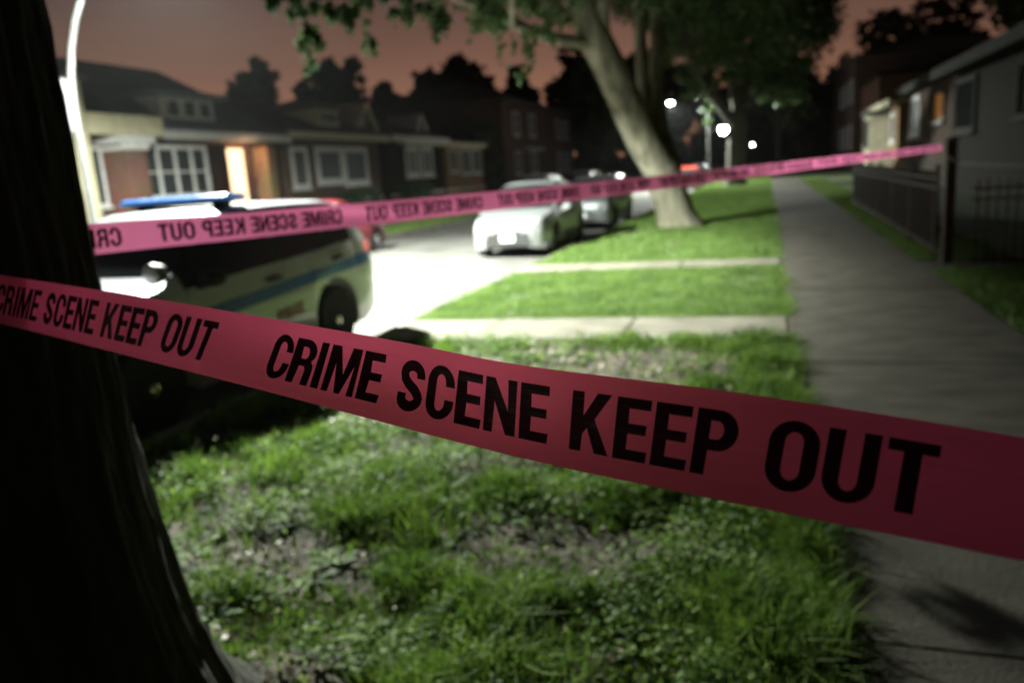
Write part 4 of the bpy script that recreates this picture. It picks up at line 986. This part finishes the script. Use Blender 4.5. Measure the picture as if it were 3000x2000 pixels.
NK = 'cars parked along the near kerb'; FK = 'cars parked along the far kerb'
car('parked_car', 'silver hatchback facing the camera with a white front plate, first car beyond the empty kerb', SPEC_HATCH, 'paint_silver', (-5.52, 16.7, ROAD_Z), math.radians(91.5), NK)[0].scale = (1.05, 1.05, 1.07)
car('parked_car', 'grey SUV parked right behind the silver hatchback, left of the leaning tree', SPEC_MINI, 'paint_grey', (-5.40, 23.6, ROAD_Z), math.radians(90), NK)
car('parked_car', 'maroon car across the street, half hidden behind the police SUV', SPEC_HATCH, 'paint_red', (-11.25, 20.7, ROAD_Z), math.radians(-90), FK)
car('parked_car', 'dark SUV across the street, mostly hidden beyond the white one', SPEC_SUV, 'paint_dark', (-11.25, 47.5, ROAD_Z), math.radians(90), FK)
car('parked_car', 'white SUV at the far kerb, showing above the roof of the silver hatchback', SPEC_SUV, 'paint_white', (-11.3, 37.0, ROAD_Z), math.radians(90), FK)
car('parked_car', 'bright red car seen small just right of the leaning trunk', SPEC_HATCH, 'paint_bright_red', (-5.4, 56.0, ROAD_Z), math.radians(90), NK)
car('parked_car', 'small white car beyond the bright red car on the near kerb', SPEC_MINI, 'paint_white', (-5.4, 64.5, ROAD_Z), math.radians(90), NK)
car('oncoming_car', 'tiny far car with its headlights on, below the brightest lamp', SPEC_HATCH, 'paint_dark', (-6.6, 98, ROAD_Z), math.radians(90), None, lights_on=True)

# ------------------------------------------------------------------ houses
def facade_window(parent, xf, sx, y0, y1, z0, z1, cols=1, rows=1, trim='white_trim', pane='pane', fr=0.09, depth=0.10, name='window', sill=True):
    """window on a wall whose outward normal is sx along x"""
    mb = MB(); xa, xb = sorted((xf - sx*0.02, xf + sx*depth))
    mb.box(xa, xb, y0, y1, z1-fr, z1); mb.box(xa, xb, y0, y1, z0, z0+fr)
    for i in range(cols+1):
        y = y0 + (y1-y0)*i/cols; w = fr if i in (0, cols) else fr*0.8
        ya = y0 if i == 0 else (y1-w if i == cols else y-w/2); mb.box(xa+.004, xb-.004, ya, ya+w, z0+fr*.9, z1-fr*.9)
    for k in range(1, rows):
        z = z0 + (z1-z0)*k/rows; mb.box(xa+.008, xb-.02, y0+fr*.5, y1-fr*.5, z-.03, z+.03)
    if sill: mb.box(min(xf, xf+sx*(depth+.07)), max(xf, xf+sx*(depth+.07)), y0-.08, y1+.08, z0-.09, z0-.004)
    w = mb.build(name, M[trim], parent)
    xc = xf + sx*0.035
    MB().quad([(xc, y0+fr*.5, z0+fr*.5), (xc, y1-fr*.5, z0+fr*.5), (xc, y1-fr*.5, z1-fr*.5), (xc, y0+fr*.5, z1-fr*.5)]).build('pane', M[pane], w)
    return w
def hip_roof(x0, x1, y0, y1, z, h, ridge=None):
    """hipped roof with thickness; ridge runs along the longer side"""
    mb = MB(); xm, ym = (x0+x1)/2, (y0+y1)/2
    if (x1-x0) > (y1-y0): hw = (y1-y0)/2; r = [(x0+hw, ym, z+h), (x1-hw, ym, z+h)]
    else: hw = (x1-x0)/2; r = [(xm, y0+hw, z+h), (xm, y1-hw, z+h)]
    if ridge: r = ridge
    e = [(x0,y0,z),(x1,y0,z),(x1,y1,z),(x0,y1,z)]; mb.v += e + r + [(a, b, c-.14) for a, b, c in e]
    if (x1-x0) > (y1-y0) and not ridge: fs = [(0,1,5,4),(1,2,5),(2,3,4,5),(3,0,4)]
    else: fs = [(0,1,4),(1,2,5,4),(2,3,5),(3,0,4,5)]
    for f in fs: mb.f.append(f); mb.m.append(0)
    for a, b in ((0,1),(1,2),(2,3),(3,0)): mb.f.append((6+a, 6+b, b, a)); mb.m.append(0)
    mb.f.append((9,8,7,6)); mb.m.append(0)
    return mb
def bungalow(label, xf, sx, y0, y1, depth, eave, roof_h, wall, roofm, trim, group, dormer=None, gable_d=None, base_h=1.0, ridge=None, wins=(), glow=None, porch=None, over=0.6):
    """xf: facade x; sx: direction the facade faces (+1 or -1)"""
    r = thing('house', label, 'house', (xf, (y0+y1)/2, 0), group=group)
    xb = xf - sx*depth; X0, X1 = sorted((xf, xb))
    MB().box(X0, X1, y0, y1, -0.2, eave).build('wall', M[wall], r)
    a, b = X0-over, X1+over
    rf = hip_roof(a, b, y0-over*.7, y1+over*.7, eave+.16, roof_h, ridge).build('roof', M[roofm], r)
    mb = MB()
    fx0, fx1 = sorted((xf + sx*(over+.02), xf + sx*(over-.14)))
    mb.box(fx0, fx1, y0-over*.7-.02, y1+over*.7+.02, eave-.22, eave+.10)
    mb.box(X0, X1+0.0, y0-over*.7-.02, y0-over*.7+.10, eave-.12, eave+.10); mb.box(X0, X1, y1+over*.7-.10, y1+over*.7+.02, eave-.12, eave+.10)
    mb.box(min(xf, xf+sx*(over-.14)), max(xf, xf+sx*(over-.14)), y0-over*.7+.1, y1+over*.7-.1, eave-.10, eave-.04)
    mb.build('eave', M[trim], r)
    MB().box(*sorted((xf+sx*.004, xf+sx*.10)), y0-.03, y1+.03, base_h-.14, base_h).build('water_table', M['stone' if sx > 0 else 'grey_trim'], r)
    for w in wins: facade_window(r, xf, sx, *w[:4], **(w[4] if len(w) > 4 else {}))
    if dormer:
        dy0, dy1, dz0, dz1, dback, nw = dormer
        df = xf - sx*dback
        d = MB(); xa, xc = sorted((df, df - sx*3.0)); d.box(xa, xc, dy0, dy1, dz0-.5, dz1)
        dd = d.build('dormer', M[trim], r)
        hip_roof(*(sorted((df+sx*.5, df-sx*3.6))), dy0-.55, dy1+.55, dz1, .55).build('dormer_roof', M[roofm], dd)
        w_ = (dy1-dy0-.3)/nw
        for i in range(nw): 
            ya = dy0+.15+i*w_
            facade_window(dd, df, sx, ya+.08, ya+w_-.08, dz0+.12, dz1-.22, trim=trim, fr=.07, name='window')
    if gable_d:
        for gy, gw, gz, gh, gb in gable_d:
            gf = xf - sx*gb
            g = MB(); xa, xc = sorted((gf, gf-sx*2.2)); g.prism([(gy-gw*.8, gz), (gy+gw*.8, gz), (gy, gz+gh*.82)], 'x', xa, xc)
            gg = g.build('gable_dormer', M['brick_dark'], r)
            t = MB(); xa, xc = sorted((gf+sx*.25, gf-sx*2.3))
            t.prism([(gy-gw*1.05, gz-.06), (gy-gw*.86, gz-.06), (gy, gz+gh*.86), (gy, gz+gh+.04)], 'x', xa, xc); t.prism([(gy+gw*.86, gz-.06), (gy+gw*1.05, gz-.06), (gy, gz+gh+.04), (gy, gz+gh*.86)], 'x', xa, xc)
            t.build('barge_board', M[trim], gg)
            facade_window(gg, gf, sx, gy-gw*.2, gy+gw*.2, gz+.08, gz+gh*.45, trim=trim, fr=.05, name='window', depth=.06)
    return r
# row across the street (facades at x = -22)
G = 'bungalows across the street'
h1 = bungalow('leftmost bungalow with a cream fascia and one white capped brick porch pillar', -22, 1, 14.2, 24.2, 12, 4.25, 2.3, 'brick_brown', 'shingle_brown', 'cream', G,
    wins=[(16.0, 18.3, 1.9, 3.7), (20.98, 22.3, 1.6, 3.6, dict(cols=2, rows=1))], dormer=None)
MB().box(-21.4, -20.95, 21.0, 24.4, 3.95, 4.62).build('porch_fascia', M['cream'], h1)
MB().box(-21.95, -21.0, 22.5, 23.4, -.1, 3.45).build('porch_pillar', M['brick_red'], h1)
MB().box(-21.97, -20.93, 22.4, 23.5, 3.46, 3.66).box(-21.98, -20.88, 22.1, 23.8, 3.662, 3.93).build('pillar_capital', M['white_trim'], h1)
MB().box(-22.3, -20.97, 18.9, 20.95, -.1, 5.75).build('added_bay', M['cream'], h1)  # bay added to hold a bright glow of unknown source
hip_roof(-23.4, -20.75, 18.7, 21.15, 5.76, .5).build('added_bay_roof', M['shingle_brown'], h1)
facade_window(h1, -20.97, 1, 19.95, 20.5, 3.95, 5.62, trim='white_trim', pane='white_glow', name='lit_window', fr=.05)  # glowing pane stands in for an unidentified bright source
h2 = bungalow('widest bungalow with a grey hipped roof, triple window dormer and a glowing doorway', -22, 1, 23.9, 32.9, 11, ridge=[(-26.6, 25.0, 7.45), (-26.6, 31.1, 7.45)], eave=4.12, roof_h=2.9, wall='brick_brown', roofm='shingle_blue', trim='white_trim', group=G,
    dormer=(26.0, 29.1, 4.72, 5.75, .3, 3), wins=[(24.05, 27.8, 1.7, 3.72, dict(cols=4, rows=2, fr=.16, name='window_band')), (31.75, 32.3, 2.3, 3.6)])
MB().box(-21.985, -21.93, 29.1, 30.22, 1.0, 3.62).build('lit_doorway', M['porch_glow'], h2)
MB().box(-21.95, -21.2, 30.95, 31.55, -.1, 3.7).build('porch_pillar', M['brick_tan'], h2)
MB().box(-21.96, -21.3, 27.85, 28.28, -.1, 3.75).build('porch_pillar', M['brick_dark'], h2)
MB().box(-22, -20.4, 28.7, 31.3, -.1, 1.0).box(-20.4, -20.0, 28.9, 30.9, -.1, .66).box(-20.0, -19.6, 28.9, 30.9, -.1, .33).build('porch_steps', M['stone'], h2)
pl_ = bpy.data.lights.new('porch_light', 'POINT'); pl_.energy = 60; pl_.color = (1, .58, .28); pl_.shadow_soft_size = .15
po = bpy.data.objects.new('porch_light', pl_); COL.objects.link(po); po.location = Vector((-21.3, 29.9, 3.3)) - ORIGIN[h2.name]; po.parent = h2
h3 = bungalow('brown bungalow with one small white dormer and a cream eave, right of the glowing door', -22, 1, 33.7, 43.2, 13, 4.35, 2.1, 'brick_brown', 'shingle_brown', 'cream', G,
    dormer=(37.5, 39.7, 4.95, 5.9, .4, 1), gable_d=[(43.3, 1.45, 4.75, 1.7, .72)], wins=[(33.95, 35.4, 1.75, 3.75, dict(fr=.2)), (36.2, 38.9, 1.9, 3.8, dict(fr=.26)), (38.95, 41.7, 1.75, 3.8, dict(fr=.26))])
h4 = bungalow('small bungalow with white boxed eaves and two pairs of narrow windows', -22, 1, 44.6, 52.9, 13, 4.4, 1.6, 'brick_dark', 'shingle_brown', 'white_trim', G,
    gable_d=[(51.4, 1.2, 4.85, 1.35, .82)], wins=[(46.9, 48.9, 2.0, 3.95, dict(cols=2, rows=1, fr=.26)), (49.2, 51.2, 2.0, 3.95, dict(cols=2, rows=1, fr=.26))])
MB().box(-21.9, -21.4, 45.9, 52.6, 4.02, 4.30).build('porch_fascia', M['white_trim'], h4)
h5 = bungalow('flat topped tan brick bungalow at the right end of the row', -22, 1, 53.6, 61.4, 12, 4.2, .5, 'brick_tan', 'shingle_brown', 'cream', G,
    wins=[(54.3, 55.9, 2.2, 3.8, dict(pane='curtain')), (56.6, 58.6, 2.0, 3.9, dict(pane='curtain', fr=.12)), (59.0, 61.0, 2.0, 3.9, dict(pane='curtain', fr=.12))], over=.35)
h6 = thing('house', 'two storey red brick house, dark against the trees above the parked cars', 'house', (-22, 84, 0), group='taller brick houses')
MB().box(-36, -22, 67.5, 94.0, -.2, 8.2).build('wall', M['brick_brown'], h6)
hip_roof(-36.6, -21.4, 66.9, 94.6, 8.2, 2.6).build('roof', M['shingle_brown'], h6)
for y in (70.3, 75.6, 86.0, 89.3):
    for z in (1.7, 5.2): facade_window(h6, -22, 1, y, y+1.9, z, z+2.1, cols=1, rows=2, pane='curtain', fr=.14)
MB().box(-22, -21.2, 84.6, 89.6, 4.15, 4.6).build('porch_fascia', M['brick_red'], h6)
MB().box(-21.95, -21.6, 73.5, 79.5, 3.95, 4.15).build('porch_canopy', M['stone'], h6)

# houses on the right (facades at x = 7, facing the walk)
G = 'houses on the right behind the fence'
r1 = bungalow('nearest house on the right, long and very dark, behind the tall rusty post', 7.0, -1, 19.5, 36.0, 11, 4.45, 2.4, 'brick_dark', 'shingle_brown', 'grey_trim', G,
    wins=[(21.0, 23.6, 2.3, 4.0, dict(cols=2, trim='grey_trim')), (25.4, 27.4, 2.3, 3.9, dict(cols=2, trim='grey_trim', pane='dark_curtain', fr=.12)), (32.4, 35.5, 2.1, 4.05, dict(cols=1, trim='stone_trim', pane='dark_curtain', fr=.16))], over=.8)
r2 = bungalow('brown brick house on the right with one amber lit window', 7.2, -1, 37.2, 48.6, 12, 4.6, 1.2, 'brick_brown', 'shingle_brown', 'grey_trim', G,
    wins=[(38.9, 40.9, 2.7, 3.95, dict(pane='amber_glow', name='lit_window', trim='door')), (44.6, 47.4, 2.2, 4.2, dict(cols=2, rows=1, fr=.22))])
r3 = bungalow('cream bay fronted house on the right, in front of the tall brick one', 7.0, -1, 50.5, 60.5, 12, 4.3, 1.0, 'brick_tan', 'shingle_brown', 'cream', G,
    wins=[(51.5, 52.9, 2.0, 3.7, dict(fr=.2)), (58.4, 60.1, 1.9, 3.7, dict(fr=.25))])
MB().prism([(7.0, 53.4), (5.9, 54.2), (5.9, 56.8), (7.0, 57.6)], 'z', .0, 3.75).build('bay', M['dark_cream'], r3)
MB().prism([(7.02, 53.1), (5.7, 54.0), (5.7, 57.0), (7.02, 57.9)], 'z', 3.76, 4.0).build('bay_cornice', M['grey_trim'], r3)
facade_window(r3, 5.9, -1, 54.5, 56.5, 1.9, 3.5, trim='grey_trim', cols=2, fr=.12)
r4 = thing('house', 'tall brown brick house at the far right beyond the low ones', 'house', (7.5, 80, 0), group='taller brick houses')
MB().box(6.9, 20, 74, 98, -.2, 9.2).build('wall', M['brick_brown'], r4)
hip_roof(6.2, 20.7, 73.3, 98.7, 9.2, 1.8).build('roof', M['shingle_brown'], r4)
MB().box(7.4, 14.5, 62.6, 73.9, -.2, 6.7).build('annex', M['brick_red'], r4)
MB().box(7.2, 14.7, 62.4, 74.1, 6.72, 6.95).build('annex_cornice', M['brick_dark'], r4)
for y in (76, 81, 86): 
    for z in (2.0, 5.8): facade_window(r4, 6.9, -1, y, y+1.4, z, z+1.9, rows=2, pane='pane')

# bushes in front of the houses across the street
GBU = 'bushes in front of the bungalows'
for lab, b in (('low dark green bush below the twin windows of the brown bungalow', (-20.9, 38.6, .7, 1.0, 2.3, .8)), ('rounded bush between the brown bungalow and the small white trimmed one', (-20.6, 45.4, .8, .9, 1.3, 1.0)), ('dark bush at the foot of the glowing doorway steps', (-20.3, 27.6, .6, .8, 1.4, .7))):
    t = thing('bush', lab, 'bush', (b[0], b[1], 0), group=GBU); MB().tube([(b[0], b[1], -.05), (b[0], b[1], .5)], [.06, .04], 8).build('stem', M['bark_far'], t)
    crown_mesh('foliage', [b], 2600, 0.08, M['hedge'], t)

# ------------------------------------------------------------------ iron fence on the right
def fence_run(label, pts, h, step=0.115, posts=2.4, name='iron_fence', post_h=None):
    r = thing(name, label, 'fence', (pts[0][0], pts[0][1], 0), group='dark iron fences on the right')
    pk = MB(); rails = MB(); a, b = Vector((*pts[0], 0)), Vector((*pts[1], 0)); L_ = (b-a).length; d = (b-a)/L_
    for k in range(int(L_/step)):
        p = a + d*(k*step+.06); s = .008; pk.box(p.x-s, p.x+s, p.y-s, p.y+s, .06, h)
    sd = Vector((-d.y, d.x, 0))*.014
    for z in (.14, h-.12, h-.26):
        q = [a+sd, b+sd, b-sd, a-sd]; b0 = len(rails.v)
        for zz in (z-.014, z+.014): rails.v += [(p.x, p.y, zz) for p in q]
        for f in ((3,2,1,0),(4,5,6,7),(0,1,5,4),(1,2,6,5),(2,3,7,6),(3,0,4,7)): rails.f.append(tuple(b0+i for i in f)); rails.m.append(0)
    pk.build('pickets', M['iron'], r); rails.build('rails', M['iron'], r)
    k = 0
    while k*posts < L_-.3:
        p = a + d*(k*posts); ph = h+.06; s = .03
        if k > 0: MB().box(p.x-s, p.x+s, p.y-s, p.y+s, -.05, ph).box(p.x-s-.008, p.x+s+.008, p.y-s-.008, p.y+s+.008, ph, ph+.02).build('post', M['iron'], r)
        k += 1
    return r
fence_run('long dark iron fence along the right edge of the sidewalk', ((2.62, 28.0), (2.45, 13.3)), 1.32)
fence_run('dark iron fence turning away to the right at the tall post', ((2.60, 12.0), (9.8, 11.9)), 1.22)
fp = thing('fence_post', 'tall rusty square post that the farther tape is tied to', 'post', (2.46, 12.72, 0))
MB().box(2.395, 2.525, 12.66, 12.79, -.05, 1.74).build('shaft', M['iron'], fp, bevel=.006)
MB().box(2.375, 2.545, 12.64, 12.81, 1.742, 1.77).prism([(2.40, 1.771), (2.52, 1.771), (2.46, 1.80)], 'y', 12.67, 12.78).build('cap', M['iron'], fp)
MB().tube([(2.40, 12.60, 1.52), (2.42, 12.40, 1.50), (2.44, 12.2, 1.46)], .02, 8).build('hinge', M['iron'], fp, smooth=True)

# small things on the ground in front
tw = thing('twig', 'thin reddish twig standing up beside the big trunk', 'twig', (-2.55, 2.95, 0.02))
MB().tube([(-2.55, 2.95, -.01), (-2.565, 2.96, .10), (-2.60, 2.97, .21)], [.005, .004, .002], 6).build('stem', M['iron'], tw, smooth=True)
for i, (x, y, s_) in enumerate([(-1.2, 1.75, .045), (-2.15, 3.35, .05)]):
    mb = MB(); n = 9
    mb.lathe([(s_*.5, 0), (s_*.95, s_*.25), (s_*.8, s_*.6), (s_*.35, s_*.8)], (x, y, float(soil_z(np.array([x]), np.array([y]))[0])-.005), 'z', n)
    mb.v = [(a+random.uniform(-1, 1)*s_*.12, b+random.uniform(-1, 1)*s_*.12, c) for a, b, c in mb.v]
    o = mb.build('stone', M['stone'], None, smooth=True)
    tag(o, ['pale stone in the grass near the foot of the big trunk', 'small pale stone farther from the trunk, by the reddish twig'][i], 'stone', 'loose stones in the grass')

# ------------------------------------------------------------------ thin added haze
hz = bpy.data.materials.new('lamp_glow_haze'); hz.use_nodes = True; hn = hz.node_tree; hn.nodes.remove(hn.nodes["Principled BSDF"])
pv = hn.nodes.new("ShaderNodeVolumePrincipled"); pv.inputs["Color"].default_value = (0.85, 0.88, 0.9, 1); pv.inputs["Density"].default_value = 0.00010; pv.inputs["Anisotropy"].default_value = 0.5
hn.links.new(pv.outputs[0], hn.nodes["Material Output"].inputs["Volume"])
tag(MB().box(-905, 905, -65, 1505, -1.3, 30).build('lamp_glow_haze', hz), kind='stuff')  # volume added to give the lamps a faint glow
